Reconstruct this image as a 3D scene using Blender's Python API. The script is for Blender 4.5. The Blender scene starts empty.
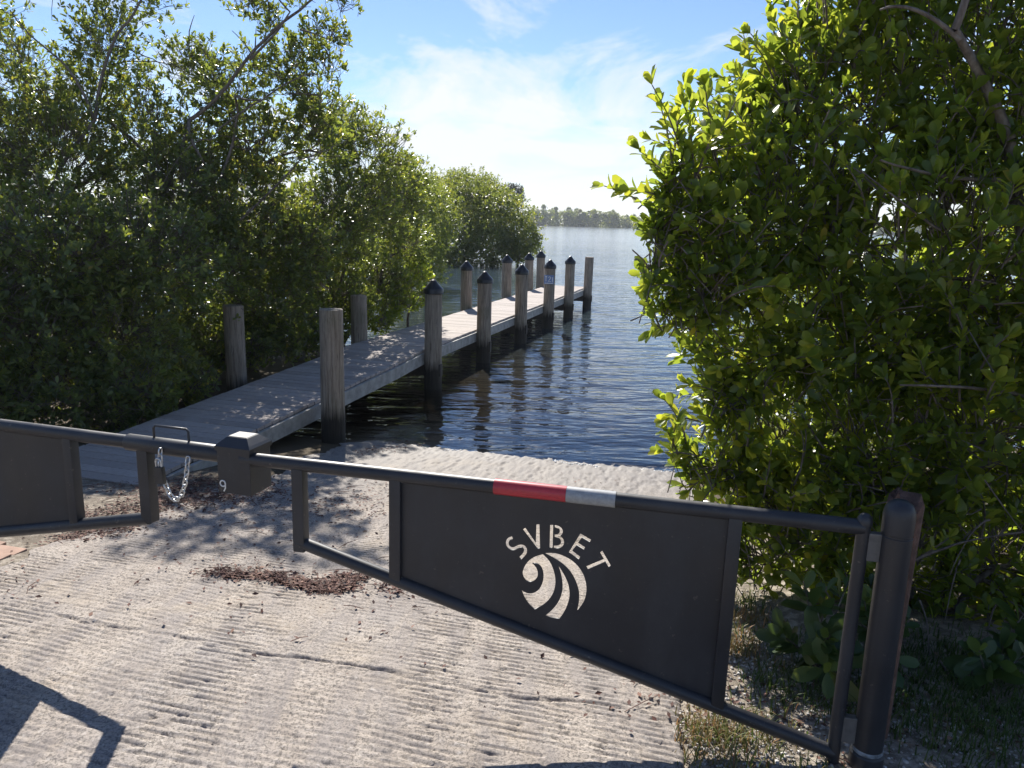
import bpy, bmesh, math, random
import numpy as np
from mathutils import Vector, Matrix
R = math.radians
scene = bpy.context.scene
col = scene.collection
rnd = random.Random(7)

# ------------------------------------------------------------------ camera
PITCH, ROLL, FPX = R(11.95), R(1.5), 770.0
CAM = np.array([0, 0, 2.0])
_f = np.array([0, math.cos(PITCH), -math.sin(PITCH)])
_u0 = np.array([0, math.sin(PITCH), math.cos(PITCH)])
_r0 = np.array([1.0, 0, 0])
_r = _r0 * math.cos(ROLL) + _u0 * math.sin(ROLL)
_u = -_r0 * math.sin(ROLL) + _u0 * math.cos(ROLL)
cam = bpy.data.cameras.new('camera')
cam.sensor_width = 36; cam.lens = 36 * FPX / 1024
cam.clip_start = .05; cam.clip_end = 6000
co = bpy.data.objects.new('camera', cam); col.objects.link(co)
co.matrix_world = Matrix(((_r[0], _u[0], -_f[0], CAM[0]), (_r[1], _u[1], -_f[1], CAM[1]), (_r[2], _u[2], -_f[2], CAM[2]), (0, 0, 0, 1)))
scene.camera = co

def ray(px, py):
    return _f + (px - 512) / FPX * _r - (py - 384) / FPX * _u
def at(px, py, Y):                      # point of the world seen at a pixel, at depth y = Y
    d = ray(px, py); return CAM + d * (Y / d[1])

# ------------------------------------------------------------------ light
SUN_AZ, SUN_EL = R(-12.3), R(37.9)      # azimuth from +Y, towards -X
SKY = 0.055
w = bpy.data.worlds.new('World'); scene.world = w; w.use_nodes = True
nt = w.node_tree; nt.nodes.clear()
def N(nt, typ, **kw):
    n = nt.nodes.new(typ)
    for k, v in kw.items():
        if k.startswith('i_'): n.inputs[k[2:].replace('_', ' ')].default_value = v
        else: setattr(n, k, v)
    return n
def L(nt, a, b): nt.links.new(a, b)
def ramp(nt, fac, stops, interp='LINEAR'):
    n = nt.nodes.new('ShaderNodeValToRGB'); n.color_ramp.interpolation = interp
    els = n.color_ramp.elements
    while len(els) < len(stops): els.new(.5)
    for e, (p, c) in zip(els, stops):
        e.position = p
        e.color = (c, c, c, 1) if not hasattr(c, '__len__') else (*c, 1)
    nt.links.new(fac, n.inputs[0]); return n.outputs[0]
def math_(nt, op, a, b=None, clamp=False):
    n = nt.nodes.new('ShaderNodeMath'); n.operation = op; n.use_clamp = clamp
    for i, v in enumerate((a, b)):
        if v is None: continue
        if hasattr(v, 'links'): nt.links.new(v, n.inputs[i])
        else: n.inputs[i].default_value = v
    return n.outputs[0]
def mix(nt, fac, a, b, mode='MIX'):
    n = nt.nodes.new('ShaderNodeMix'); n.data_type = 'RGBA'; n.blend_type = mode
    for s, v in ((n.inputs[0], fac), (n.inputs[6], a), (n.inputs[7], b)):
        if hasattr(v, 'links'): nt.links.new(v, s)
        else: s.default_value = v if not hasattr(v, '__len__') else (*v, 1)
    return n.outputs[2]

sky = N(nt, 'ShaderNodeTexSky', sky_type='NISHITA', sun_disc=False, sun_elevation=SUN_EL, sun_rotation=SUN_AZ, air_density=1.0, dust_density=.05, ozone_density=3.0)
tc = N(nt, 'ShaderNodeTexCoord')
sep = N(nt, 'ShaderNodeSeparateXYZ'); L(nt, tc.outputs['Generated'], sep.inputs[0])
# thin cirrus seen on a high flat layer: direction projected on a plane far above
zc = math_(nt, 'MAXIMUM', math_(nt, 'ADD', sep.outputs[2], .10), .02)
comb = N(nt, 'ShaderNodeCombineXYZ')
L(nt, math_(nt, 'DIVIDE', sep.outputs[0], zc), comb.inputs[0])
L(nt, math_(nt, 'DIVIDE', sep.outputs[1], zc), comb.inputs[1])
mp = N(nt, 'ShaderNodeMapping'); mp.inputs['Rotation'].default_value = (0, 0, R(28)); mp.inputs['Scale'].default_value = (.8, .42, 1); mp.inputs['Location'].default_value = (.35, .2, 0)
L(nt, comb.outputs[0], mp.inputs[0])
nz = N(nt, 'ShaderNodeTexNoise'); nz.inputs['Scale'].default_value = 1.7; nz.inputs['Detail'].default_value = 9; nz.inputs['Roughness'].default_value = .62; nz.inputs['Distortion'].default_value = .5
L(nt, mp.outputs[0], nz.inputs[0])
# the bank of cloud hangs in one direction of the sky
cd = at(495, 128, 100) - CAM; cd /= np.linalg.norm(cd)
mp2 = N(nt, 'ShaderNodeVectorMath', operation='SUBTRACT'); L(nt, tc.outputs['Generated'], mp2.inputs[0]); mp2.inputs[1].default_value = tuple(cd)
mp3 = N(nt, 'ShaderNodeMapping'); mp3.inputs['Scale'].default_value = (3.3, 1.5, 7.0); L(nt, mp2.outputs[0], mp3.inputs[0])
ln = N(nt, 'ShaderNodeVectorMath', operation='LENGTH'); L(nt, mp3.outputs[0], ln.inputs[0])
bank = ramp(nt, ln.outputs['Value'], [(0, .20), (.55, .12), (1, 0)])
horiz = ramp(nt, sep.outputs[2], [(0, .14), (.07, .07), (.16, 0)])
cloud = ramp(nt, math_(nt, 'ADD', nz.outputs[0], math_(nt, 'ADD', bank, horiz)), [(.545, 0), (.62, .42), (.75, .95)])
skyb = mix(nt, 1.0, sky.outputs[0], (.88, .92, 1.06), 'MULTIPLY')
skyc = mix(nt, cloud, skyb, (7.6, 7.8, 8.1))
bg = N(nt, 'ShaderNodeBackground'); bg.inputs[1].default_value = SKY
L(nt, skyc, bg.inputs[0])
out = N(nt, 'ShaderNodeOutputWorld'); L(nt, bg.outputs[0], out.inputs[0])

sl = bpy.data.lights.new('sun', 'SUN'); sl.energy = 3.85; sl.angle = R(.53); sl.color = (1, .95, .87)
so = bpy.data.objects.new('sun', sl); col.objects.link(so)
sd = Vector((math.sin(SUN_AZ) * math.cos(SUN_EL), math.cos(SUN_AZ) * math.cos(SUN_EL), math.sin(SUN_EL)))
so.rotation_euler = sd.to_track_quat('Z', 'Y').to_euler()
so.location = (-10, 30, 30)
scene.view_settings.view_transform = 'Standard'; scene.view_settings.look = 'None'
scene.view_settings.exposure = 1.22; scene.view_settings.gamma = 1
scene.cycles.max_bounces = 10; scene.cycles.diffuse_bounces = 8; scene.cycles.transmission_bounces = 8; scene.cycles.transparent_max_bounces = 12
scene.cycles.sample_clamp_indirect = 4

# ------------------------------------------------------------------ helpers
def tag(o, label=None, cat=None, group=None, kind=None):
    if label: o['label'] = label
    if cat: o['category'] = cat
    if group: o['group'] = group
    if kind: o['kind'] = kind
    return o
def link(name, me, mat=None, parent=None, smooth=False):
    o = bpy.data.objects.new(name, me); col.objects.link(o)
    if mat:
        for m in (mat if isinstance(mat, (list, tuple)) else [mat]): me.materials.append(m)
    if smooth: me.polygons.foreach_set('use_smooth', [True] * len(me.polygons)); me.update()
    if parent: o.parent = parent
    return o
def empty(name, loc=(0, 0, 0), rz=0):
    o = bpy.data.objects.new(name, None); col.objects.link(o); o.empty_display_size = .1
    o.location = loc; o.rotation_euler = (0, 0, rz); return o
def np_mesh(name, V, F, nper=None):
    """V (n,3); F flat loops with nper loop counts per face (or F as 2D array)."""
    F = np.asarray(F)
    if F.ndim == 2: nper = np.full(len(F), F.shape[1]); F = F.ravel()
    me = bpy.data.meshes.new(name)
    me.vertices.add(len(V)); me.vertices.foreach_set('co', np.asarray(V, np.float32).ravel())
    me.loops.add(len(F)); me.loops.foreach_set('vertex_index', F.astype(np.int32))
    me.polygons.add(len(nper)); st = np.zeros(len(nper), np.int32); st[1:] = np.cumsum(nper)[:-1]
    me.polygons.foreach_set('loop_start', st)
    me.update(calc_edges=True); me.validate(); return me

class MB:
    def __init__(s): s.bm = bmesh.new()
    def box(s, c, size, rot=None, bev=0):
        r = bmesh.ops.create_cube(s.bm, size=1); vs = r['verts']
        for v in vs: v.co = Vector((v.co.x * size[0], v.co.y * size[1], v.co.z * size[2]))
        if bev:
            es = list({e for v in vs for e in v.link_edges})
            b = bmesh.ops.bevel(s.bm, geom=es, offset=bev, segments=2, affect='EDGES', profile=.7)
            vs = list({v for f in b['faces'] for v in f.verts} | {v for v in vs if v.is_valid})
        for v in vs:
            if rot is not None: v.co = rot @ v.co
            v.co += Vector(c)
        return s
    def tube(s, pts, rad, n=12, caps=True):
        pts = [Vector(p) for p in pts]; rad = rad if hasattr(rad, '__len__') else [rad] * len(pts)
        rings = []; ref = None
        for i, p in enumerate(pts):
            d = (pts[min(i + 1, len(pts) - 1)] - pts[max(i - 1, 0)]).normalized()
            if ref is None:
                ref = Vector((0, 0, 1)) if abs(d.z) < .9 else Vector((1, 0, 0))
            a = (ref - d * ref.dot(d)).normalized(); ref = a; b = d.cross(a)
            rings.append([s.bm.verts.new(p + (a * math.cos(t) + b * math.sin(t)) * rad[i]) for t in [2 * math.pi * k / n for k in range(n)]])
        for A, B in zip(rings, rings[1:]):
            for k in range(n): s.bm.faces.new((A[k], A[(k + 1) % n], B[(k + 1) % n], B[k]))
        if caps:
            s.bm.faces.new(rings[0][::-1]); s.bm.faces.new(rings[-1])
        return s
    def lathe(s, prof, c=(0, 0, 0), n=24):
        rings = []
        for r, z in prof:
            rings.append([s.bm.verts.new((c[0] + r * math.cos(t), c[1] + r * math.sin(t), c[2] + z)) for t in [2 * math.pi * k / n for k in range(n)]])
        for A, B in zip(rings, rings[1:]):
            for k in range(n): s.bm.faces.new((A[k], A[(k + 1) % n], B[(k + 1) % n], B[k]))
        s.bm.faces.new(rings[0][::-1]); s.bm.faces.new(rings[-1]); return s
    def build(s, name, mat, parent=None, smooth=None):
        bmesh.ops.recalc_face_normals(s.bm, faces=s.bm.faces)
        me = bpy.data.meshes.new(name); s.bm.to_mesh(me); s.bm.free()
        o = link(name, me, mat, parent)
        if smooth is not None:
            me.polygons.foreach_set('use_smooth', [True] * len(me.polygons))
            me.set_sharp_from_angle(angle=R(smooth))
        return o

_ng = {}
def vnoise(x, y, seed=0):
    if seed not in _ng: _ng[seed] = np.random.RandomState(seed).rand(256, 256)
    g = _ng[seed]
    xi = np.floor(x).astype(int); yi = np.floor(y).astype(int); fx = x - xi; fy = y - yi
    fx = fx * fx * (3 - 2 * fx); fy = fy * fy * (3 - 2 * fy)
    a = g[xi % 256, yi % 256]; b = g[(xi + 1) % 256, yi % 256]; c = g[xi % 256, (yi + 1) % 256]; d = g[(xi + 1) % 256, (yi + 1) % 256]
    return a + (b - a) * fx + (c - a) * fy + (a - b - c + d) * fx * fy
def fbm(x, y, seed=0, octv=4, rough=.5):
    t = 0; amp = 1; tot = 0
    for k in range(octv):
        t = t + amp * vnoise(x * 2 ** k + 17.3 * k, y * 2 ** k - 9.1 * k, seed + k); tot += amp; amp *= rough
    return t / tot
def smooth(a, b, x):
    t = np.clip((x - a) / (b - a), 0, 1); return t * t * (3 - 2 * t)

# ------------------------------------------------------------------ materials
def new_mat(name):
    m = bpy.data.materials.new(name); m.use_nodes = True
    nt = m.node_tree; p = nt.nodes['Principled BSDF']; return m, nt, p
def noise(nt, scale, detail=5, rough=.55, vec=None, dist=0, coord='Object', stretch=None):
    n = N(nt, 'ShaderNodeTexNoise'); n.inputs['Scale'].default_value = scale; n.inputs['Detail'].default_value = detail
    n.inputs['Roughness'].default_value = rough; n.inputs['Distortion'].default_value = dist
    t = N(nt, 'ShaderNodeTexCoord'); v = t.outputs[coord]
    if stretch:
        mp = N(nt, 'ShaderNodeMapping'); mp.inputs['Scale'].default_value = stretch; L(nt, v, mp.inputs[0]); v = mp.outputs[0]
    L(nt, v, n.inputs['Vector']); return n.outputs[0]
def bump(nt, h, strength, dist=.01, normal=None):
    b = N(nt, 'ShaderNodeBump'); b.inputs['Strength'].default_value = strength; b.inputs['Distance'].default_value = dist
    L(nt, h, b.inputs['Height'])
    if normal: L(nt, normal, b.inputs['Normal'])
    return b.outputs[0]

def mat_concrete():
    m, nt, p = new_mat('ramp_concrete')
    n1 = noise(nt, 1.1, 6, .6); n2 = noise(nt, 7, 6, .65, dist=.4); n3 = noise(nt, 160, 3, .6); n4 = noise(nt, 38, 4, .7)
    base = ramp(nt, n1, [(.3, (.32, .275, .235)), (.5, (.40, .345, .295)), (.7, (.45, .40, .35))])
    st = ramp(nt, n2, [(.35, 1), (.55, 0)])
    base = mix(nt, math_(nt, 'MULTIPLY', st, .55), base, (.23, .19, .16))
    n5 = noise(nt, 75, 3, .7); base = mix(nt, ramp(nt, n5, [(.43, .85), (.50, 0)]), base, (.12, .105, .09))
    n6 = noise(nt, 2.2, 6, .65, stretch=(2.6, .5, 1), dist=.6)            # stains dragged down the slope by tyres and run-off
    base = mix(nt, math_(nt, 'MULTIPLY', ramp(nt, n6, [(.40, 1), (.56, 0)]), .5), base, (.21, .19, .185))
    n7 = noise(nt, 1.7, 5, .6, dist=.5); base = mix(nt, ramp(nt, n7, [(.54, 0), (.70, .45)]), base, (.43, .35, .255))
    sp = ramp(nt, n3, [(.40, 1), (.47, 0), (.6, 0)])
    base = mix(nt, math_(nt, 'MULTIPLY', sp, .6), base, (.16, .145, .13))
    lt = ramp(nt, n4, [(.58, 0), (.72, 1)])
    base = mix(nt, math_(nt, 'MULTIPLY', lt, .5), base, (.58, .54, .50))
    # wet and algae-stained band along the waterline
    t = N(nt, 'ShaderNodeTexCoord'); sx = N(nt, 'ShaderNodeSeparateXYZ'); L(nt, t.outputs['Object'], sx.inputs[0])
    wz = math_(nt, 'ADD', sx.outputs[2], math_(nt, 'MULTIPLY', math_(nt, 'SUBTRACT', n2, .5), .10))
    wet = ramp(nt, math_(nt, 'ADD', math_(nt, 'MULTIPLY', wz, 1), 1), [(.40, 1), (.45, .8), (.60, .5), (.72, 0)])
    base = mix(nt, math_(nt, 'MULTIPLY', wet, .75), base, (.135, .122, .108))
    L(nt, base, p.inputs['Base Color'])
    L(nt, ramp(nt, wet, [(0, .9), (1, .62)]), p.inputs['Roughness'])
    p.inputs['Specular IOR Level'].default_value = .3
    L(nt, bump(nt, math_(nt, 'ADD', n3, math_(nt, 'MULTIPLY', n4, .3)), .10, .002), p.inputs['Normal']); return m

def mat_ground():
    m, nt, p = new_mat('sandy_ground')
    n1 = noise(nt, .9, 6, .6); n2 = noise(nt, 14, 6, .7); n3 = noise(nt, 120, 3, .6)
    base = ramp(nt, n1, [(.3, (.24, .20, .155)), (.5, (.34, .295, .24)), (.7, (.42, .375, .32))])
    base = mix(nt, ramp(nt, n2, [(.45, .7), (.6, 0)]), base, (.09, .07, .05))
    base = mix(nt, ramp(nt, n3, [(.58, 0), (.7, .5)]), base, (.42, .39, .35))
    t = N(nt, 'ShaderNodeTexCoord'); sx = N(nt, 'ShaderNodeSeparateXYZ'); L(nt, t.outputs['Object'], sx.inputs[0])
    mud = ramp(nt, math_(nt, 'ADD', sx.outputs[2], 1), [(.60, 1), (.74, 0)])
    base = mix(nt, mud, base, mix(nt, n1, (.035, .027, .018), (.12, .09, .052)))
    L(nt, base, p.inputs['Base Color']); p.inputs['Roughness'].default_value = .9; p.inputs['Specular IOR Level'].default_value = .2
    L(nt, bump(nt, math_(nt, 'ADD', n2, n3), .6, .012), p.inputs['Normal']); return m

def mat_simple(name, c, rough=.6, metal=0, spec=.5, var=.25, scale=20, bmp=0, bdist=.003):
    m, nt, p = new_mat(name)
    n1 = noise(nt, scale, 5, .6)
    a = tuple(x * (1 - var) for x in c); b = tuple(min(1, x * (1 + var)) for x in c)
    L(nt, ramp(nt, n1, [(.3, a), (.7, b)]), p.inputs['Base Color'])
    p.inputs['Roughness'].default_value = rough; p.inputs['Metallic'].default_value = metal; p.inputs['Specular IOR Level'].default_value = spec
    if bmp: L(nt, bump(nt, noise(nt, scale * 6, 4, .6), bmp, bdist), p.inputs['Normal'])
    return m

def mat_gate():
    m, nt, p = new_mat('black_powder_coat')
    n1 = noise(nt, 3.5, 6, .65); n2 = noise(nt, 380, 2, .5); n3 = noise(nt, 30, 4, .7)
    base = ramp(nt, n1, [(.35, (.019, .020, .024)), (.62, (.027, .028, .033)), (.75, (.040, .041, .046))])
    base = mix(nt, ramp(nt, n3, [(.62, 0), (.8, .35)]), base, (.10, .09, .08))
    n4 = noise(nt, 5, 6, .7, stretch=(1, 1, .35)); base = mix(nt, ramp(nt, n4, [(.5, 0), (.72, .30)]), base, (.075, .075, .078))
    n5 = noise(nt, 26, 3, .8, stretch=(1, 1, 1)); base = mix(nt, ramp(nt, n5, [(.655, 0), (.70, .55)]), base, (.12, .105, .09))
    L(nt, base, p.inputs['Base Color'])
    L(nt, ramp(nt, n4, [(.3, .32), (.7, .62)]), p.inputs['Roughness'])
    p.inputs['Specular IOR Level'].default_value = .5
    L(nt, bump(nt, n2, .25, .0008), p.inputs['Normal']); return m

def mat_deck():
    m, nt, p = new_mat('weathered_deck_boards')
    g = N(nt, 'ShaderNodeTexCoord')
    at_ = N(nt, 'ShaderNodeAttribute', attribute_name='tint')
    n1 = noise(nt, 3, 6, .65); n2 = noise(nt, 14, 5, .65, stretch=(12, 1.2, 1))
    base = ramp(nt, at_.outputs['Fac'], [(0, (.33, .285, .255)), (.5, (.41, .355, .32)), (1, (.47, .41, .37))])
    base = mix(nt, ramp(nt, n2, [(.4, .5), (.6, 0)]), base, (.20, .175, .155))
    base = mix(nt, ramp(nt, n1, [(.5, 0), (.7, .35)]), base, (.48, .43, .39))
    L(nt, base, p.inputs['Base Color']); p.inputs['Roughness'].default_value = .8; p.inputs['Specular IOR Level'].default_value = .3
    L(nt, bump(nt, n2, .4, .004), p.inputs['Normal']); return m

def mat_pile(z_tide=-.1, name='weathered_pile_wood'):
    m, nt, p = new_mat(name)
    n1 = noise(nt, 9, 6, .65, stretch=(4, 4, .28)); n2 = noise(nt, 2.2, 5, .6); n3 = noise(nt, 26, 4, .7, stretch=(3, 3, .12))
    base = ramp(nt, n1, [(.3, (.15, .12, .092)), (.5, (.27, .225, .175)), (.7, (.38, .33, .27))])
    base = mix(nt, ramp(nt, n2, [(.5, 0), (.7, .55)]), base, (.135, .135, .085))
    base = mix(nt, ramp(nt, n3, [(.36, .7), (.44, 0)]), base, (.04, .032, .025))
    g = N(nt, 'ShaderNodeNewGeometry'); sx = N(nt, 'ShaderNodeSeparateXYZ'); L(nt, g.outputs['Position'], sx.inputs[0])
    wz = math_(nt, 'ADD', sx.outputs[2], math_(nt, 'MULTIPLY', math_(nt, 'SUBTRACT', n1, .5), .25))
    wet = ramp(nt, math_(nt, 'ADD', wz, 1), [(.80 + z_tide, 1), (.98 + z_tide, .0)])
    base = mix(nt, math_(nt, 'MULTIPLY', wet, .92), base, (.018, .016, .013))
    L(nt, base, p.inputs['Base Color']); p.inputs['Roughness'].default_value = .8; p.inputs['Specular IOR Level'].default_value = .3
    L(nt, bump(nt, math_(nt, 'ADD', n1, n3), .8, .012), p.inputs['Normal']); return m

def mat_leaf(name, dark, mid, young, trans, tfac=.42, rough=.34):
    m, nt, p = new_mat(name)
    a = N(nt, 'ShaderNodeAttribute', attribute_name='tint')
    c = ramp(nt, a.outputs['Fac'], [(0, dark), (.55, mid), (.9, young), (1, (young[0] * 1.5, young[1] * .95, young[2]))])
    L(nt, c, p.inputs['Base Color']); p.inputs['Roughness'].default_value = rough; p.inputs['Specular IOR Level'].default_value = .5
    t = N(nt, 'ShaderNodeBsdfTranslucent')
    tcx = ramp(nt, a.outputs['Fac'], [(0, tuple(x * .55 for x in trans)), (.55, trans), (1, (min(1, trans[0] * 1.7), trans[1] * 1.25, trans[2]))])
    L(nt, tcx, t.inputs[0])
    mx = N(nt, 'ShaderNodeMixShader'); mx.inputs[0].default_value = tfac
    L(nt, p.outputs[0], mx.inputs[1]); L(nt, t.outputs[0], mx.inputs[2])
    L(nt, mx.outputs[0], nt.nodes['Material Output'].inputs[0]); return m

def mat_bark():
    m, nt, p = new_mat('grey_bark')
    n1 = noise(nt, 14, 6, .65, stretch=(2, 2, .6))
    L(nt, ramp(nt, n1, [(.3, (.06, .045, .035)), (.5, (.14, .115, .095)), (.72, (.24, .21, .185))]), p.inputs['Base Color'])
    p.inputs['Roughness'].default_value = .9; L(nt, bump(nt, n1, .6, .01), p.inputs['Normal']); return m

def mat_tinted(name, stops, rough=.8, trans=None):
    m, nt, p = new_mat(name)
    a = N(nt, 'ShaderNodeAttribute', attribute_name='tint')
    c = ramp(nt, a.outputs['Fac'], stops); L(nt, c, p.inputs['Base Color']); p.inputs['Roughness'].default_value = rough
    p.inputs['Specular IOR Level'].default_value = .3
    if trans:
        t = N(nt, 'ShaderNodeBsdfTranslucent'); L(nt, c, t.inputs[0])
        mx = N(nt, 'ShaderNodeMixShader'); mx.inputs[0].default_value = trans
        L(nt, p.outputs[0], mx.inputs[1]); L(nt, t.outputs[0], mx.inputs[2]); L(nt, mx.outputs[0], nt.nodes['Material Output'].inputs[0])
    return m

def mat_water():
    m, nt, p = new_mat('bay_water'); nt.nodes.remove(p)
    h1 = noise(nt, 1.0, 3, .5, dist=.3, stretch=(.75, 2.2, 1))
    h2 = noise(nt, 1.0, 2, .5, dist=.6, stretch=(3.0, 6.5, 1))
    h3 = noise(nt, 1.0, 2, .5, stretch=(.16, .35, 1))
    calm = ramp(nt, noise(nt, .05, 3, .5, stretch=(1, 2.5, 1)), [(.35, .7), (.65, 1.15)])
    h = math_(nt, 'ADD', math_(nt, 'MULTIPLY', h1, .16), math_(nt, 'MULTIPLY', h2, .030))
    h = math_(nt, 'ADD', h, math_(nt, 'MULTIPLY', h3, .18))
    h = math_(nt, 'MULTIPLY', h, calm)
    g = N(nt, 'ShaderNodeNewGeometry'); sy = N(nt, 'ShaderNodeSeparateXYZ'); L(nt, g.outputs['Position'], sy.inputs[0])
    open_ = ramp(nt, math_(nt, 'DIVIDE', sy.outputs[1], 200.0), [(.10, 0), (.25, .5), (.6, 1)])       # the open bay is finely ruffled
    h = math_(nt, 'MULTIPLY', h, math_(nt, 'SUBTRACT', 1.0, math_(nt, 'MULTIPLY', open_, .55)))
    nrm = bump(nt, h, 1.0, .42)
    fr = N(nt, 'ShaderNodeFresnel'); fr.inputs[0].default_value = 1.42; L(nt, nrm, fr.inputs['Normal'])
    gl = N(nt, 'ShaderNodeBsdfGlossy'); L(nt, math_(nt, 'ADD', .03, math_(nt, 'MULTIPLY', open_, .07)), gl.inputs['Roughness']); L(nt, nrm, gl.inputs['Normal']); gl.inputs[0].default_value = (.95, .97, 1, 1)
    tr = N(nt, 'ShaderNodeBsdfTransparent'); tr.inputs[0].default_value = (.92, .90, .84, 1)
    # suspended silt: clear in the shallows, cloudier where the bay gets deep
    df = N(nt, 'ShaderNodeBsdfDiffuse'); L(nt, nrm, df.inputs['Normal'])
    dv = N(nt, 'ShaderNodeVectorMath', operation='DOT_PRODUCT'); L(nt, g.outputs['Position'], dv.inputs[0]); dv.inputs[1].default_value = (.40, .916, 0)
    far_ = math_(nt, 'DIVIDE', dv.outputs['Value'], 40.0)
    L(nt, ramp(nt, far_, [(.25, (.085, .066, .038)), (.42, (.072, .098, .108)), (.8, (.075, .122, .160))]), df.inputs[0])
    silt = ramp(nt, far_, [(.21, 0), (.28, .28), (.6, .58)])
    bd = N(nt, 'ShaderNodeMixShader'); L(nt, silt, bd.inputs[0]); L(nt, tr.outputs[0], bd.inputs[1]); L(nt, df.outputs[0], bd.inputs[2])
    mx = N(nt, 'ShaderNodeMixShader'); L(nt, fr.outputs[0], mx.inputs[0]); L(nt, bd.outputs[0], mx.inputs[1]); L(nt, gl.outputs[0], mx.inputs[2])
    o = nt.nodes['Material Output']; L(nt, mx.outputs[0], o.inputs[0])
    va = N(nt, 'ShaderNodeVolumeAbsorption'); va.inputs[0].default_value = (.62, .52, .30, 1); va.inputs[1].default_value = 1.6
    L(nt, va.outputs[0], o.inputs['Volume']); return m

M = dict(concrete=mat_concrete(), ground=mat_ground(), gate=mat_gate(), deck=mat_deck(), pile=mat_pile(), bark=mat_bark(), water=mat_water(),
    fascia=mat_simple('grey_fascia_board', (.29, .285, .265), .7, var=.35, scale=7, bmp=.3),
    beam=mat_simple('dark_wet_timber', (.05, .042, .035), .8, var=.4, scale=8, bmp=.4),
    cap=mat_simple('black_plastic_cap', (.016, .016, .018), .38, var=.2),
    red=mat_simple('red_reflective_tape', (.46, .035, .05), .35, var=.12, scale=60),
    white=mat_simple('white_reflective_tape', (.31, .32, .325), .45, var=.2, scale=60),
    steel=mat_simple('galvanised_steel', (.52, .53, .54), .35, metal=.85, var=.25, scale=90),
    lock=mat_simple('dark_lock_body', (.028, .028, .03), .42, var=.3),
    paint=mat_simple('white_marker_paint', (.72, .72, .70), .6, var=.1),
    ring=mat_simple('pale_worn_ring', (.17, .19, .21), .5, var=.7, scale=45),
    plate=mat_simple('dull_hinge_plate', (.11, .105, .10), .5, var=.25, scale=30),
    rust=mat_simple('rusty_old_timber', (.135, .072, .050), .85, var=.6, scale=14, bmp=.8, bdist=.01),
    signblue=mat_simple('blue_sign_face', (.16, .24, .44), .45, var=.15),
    brick=mat_simple('orange_clay_paver', (.36, .235, .175), .9, var=.25, scale=9, bmp=.4),
    foam=mat_simple('white_foam_glint', (.75, .75, .73), .6, var=.1),
    leaf_r=mat_leaf('buttonwood_leaf', (.045, .078, .024), (.098, .148, .034), (.165, .205, .038), (.46, .58, .055), .50, .27),
    leaf_l=mat_leaf('mangrove_leaf', (.044, .068, .034), (.090, .120, .046), (.16, .19, .052), (.36, .44, .06), .46, .32),
    leaf_far=mat_leaf('far_mangrove_leaf', (.052, .078, .030), (.092, .125, .038), (.16, .185, .042), (.36, .43, .055), .46, .45),
    leaf_grey=mat_leaf('grey_feathery_foliage', (.07, .085, .065), (.10, .115, .09), (.13, .14, .10), (.14, .16, .10), .3, .6),
    weed=mat_leaf('broad_weed_leaf', (.028, .058, .020), (.052, .10, .032), (.085, .14, .036), (.16, .24, .03), .35, .42),
    litter=mat_tinted('dry_leaf_litter', [(0, (.045, .024, .020)), (.45, (.125, .058, .044)), (.8, (.21, .112, .08)), (1, (.34, .23, .16))]),
    grass=mat_tinted('grass_blades', [(0, (.05, .09, .018)), (.5, (.10, .145, .03)), (.78, (.25, .20, .085)), (1, (.36, .19, .085))], .6, .35),
    gravel=mat_tinted('pale_gravel', [(0, (.20, .18, .16)), (.6, (.40, .37, .34)), (1, (.62, .60, .57))]),
)

# ------------------------------------------------------------------ ground, ramp, water
WL = -.6                                              # water level
def uv_of(x, y): return .970 * x - .242 * (y - 2.87), .242 * x + .970 * (y - 2.87)
def xy_of(u, v): return .970 * u + .242 * v, 2.87 - .242 * u + .970 * v
DP0 = np.array([-1.24, 11.82]); DD = np.array([.276, .961]); DD /= np.linalg.norm(DD); DL = np.array([-DD[1], DD[0]])
def dock_xy(s, t): return DP0 + DD * s + DL * t
def ramp_z(v):
    return np.where(v > -.2, np.clip(-.114 * v, -2.2, 1), .0228 + .055 * np.clip(-.2 - v, 0, 12))
def ground_z(x, y):
    x = np.asarray(x, float); y = np.asarray(y, float)
    u, v = uv_of(x, y)
    rz = ramp_z(v)
    right = np.where(v < 1.0, -.06 * v, -.06 - .055 * (v - 1.0)); right = np.where(v > 6.5, right - .16 * (v - 6.5), right); right = np.clip(right, -2.2, .5)
    z = rz + (right - rz) * smooth(.70, 1.7, u) + .02 * smooth(.72, .8, u)
    s = (x - DP0[0]) * DD[0] + (y - DP0[1]) * DD[1]; t = (x - DP0[0]) * DL[0] + (y - DP0[1]) * DL[1]
    left = np.clip(ramp_z(v), -.38 - .006 * np.clip(s + 5, 0, 25), .75)
    left = left - .75 * smooth(1.5, 6.5, s); left = np.clip(left, -2.2, 1)
    z = z + (np.maximum(left, rz) - z) * smooth(1.0, 2.2, t) * (u < 0)
    z = z + (fbm(x * 1.7, y * 1.7, 3) - .5) * .06 * smooth(0, .5, np.maximum(u - .72, -3.0 - u))
    z = np.where((x < -4) & (y > 38) & (y < 62), np.maximum(z, -.9 + .5 * smooth(-1, -9, x)), z)
    z = np.where(y > 505, np.maximum(z, -2.2 + 1.72 * smooth(505, 520, y)), z)
    return z
def axis(lo, hi, c0, c1, step, grow=1.22):
    a = list(np.arange(c0, c1, step)); s = step
    while a[-1] < hi: s *= grow; a.append(a[-1] + s)
    s = step; b = [a[0]]
    while b[-1] > lo: s *= grow; b.append(b[-1] - s)
    return np.array(sorted(set(b[1:] + a)))
def grid_faces(nx, ny):
    i = np.arange(nx - 1)[:, None] * ny + np.arange(ny - 1)[None, :]
    return np.stack([i, i + ny, i + ny + 1, i + 1], -1).reshape(-1, 4)
xs = axis(-900, 900, -9, 7, .09); ys = axis(-30, 900, -1, 16, .09)
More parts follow.
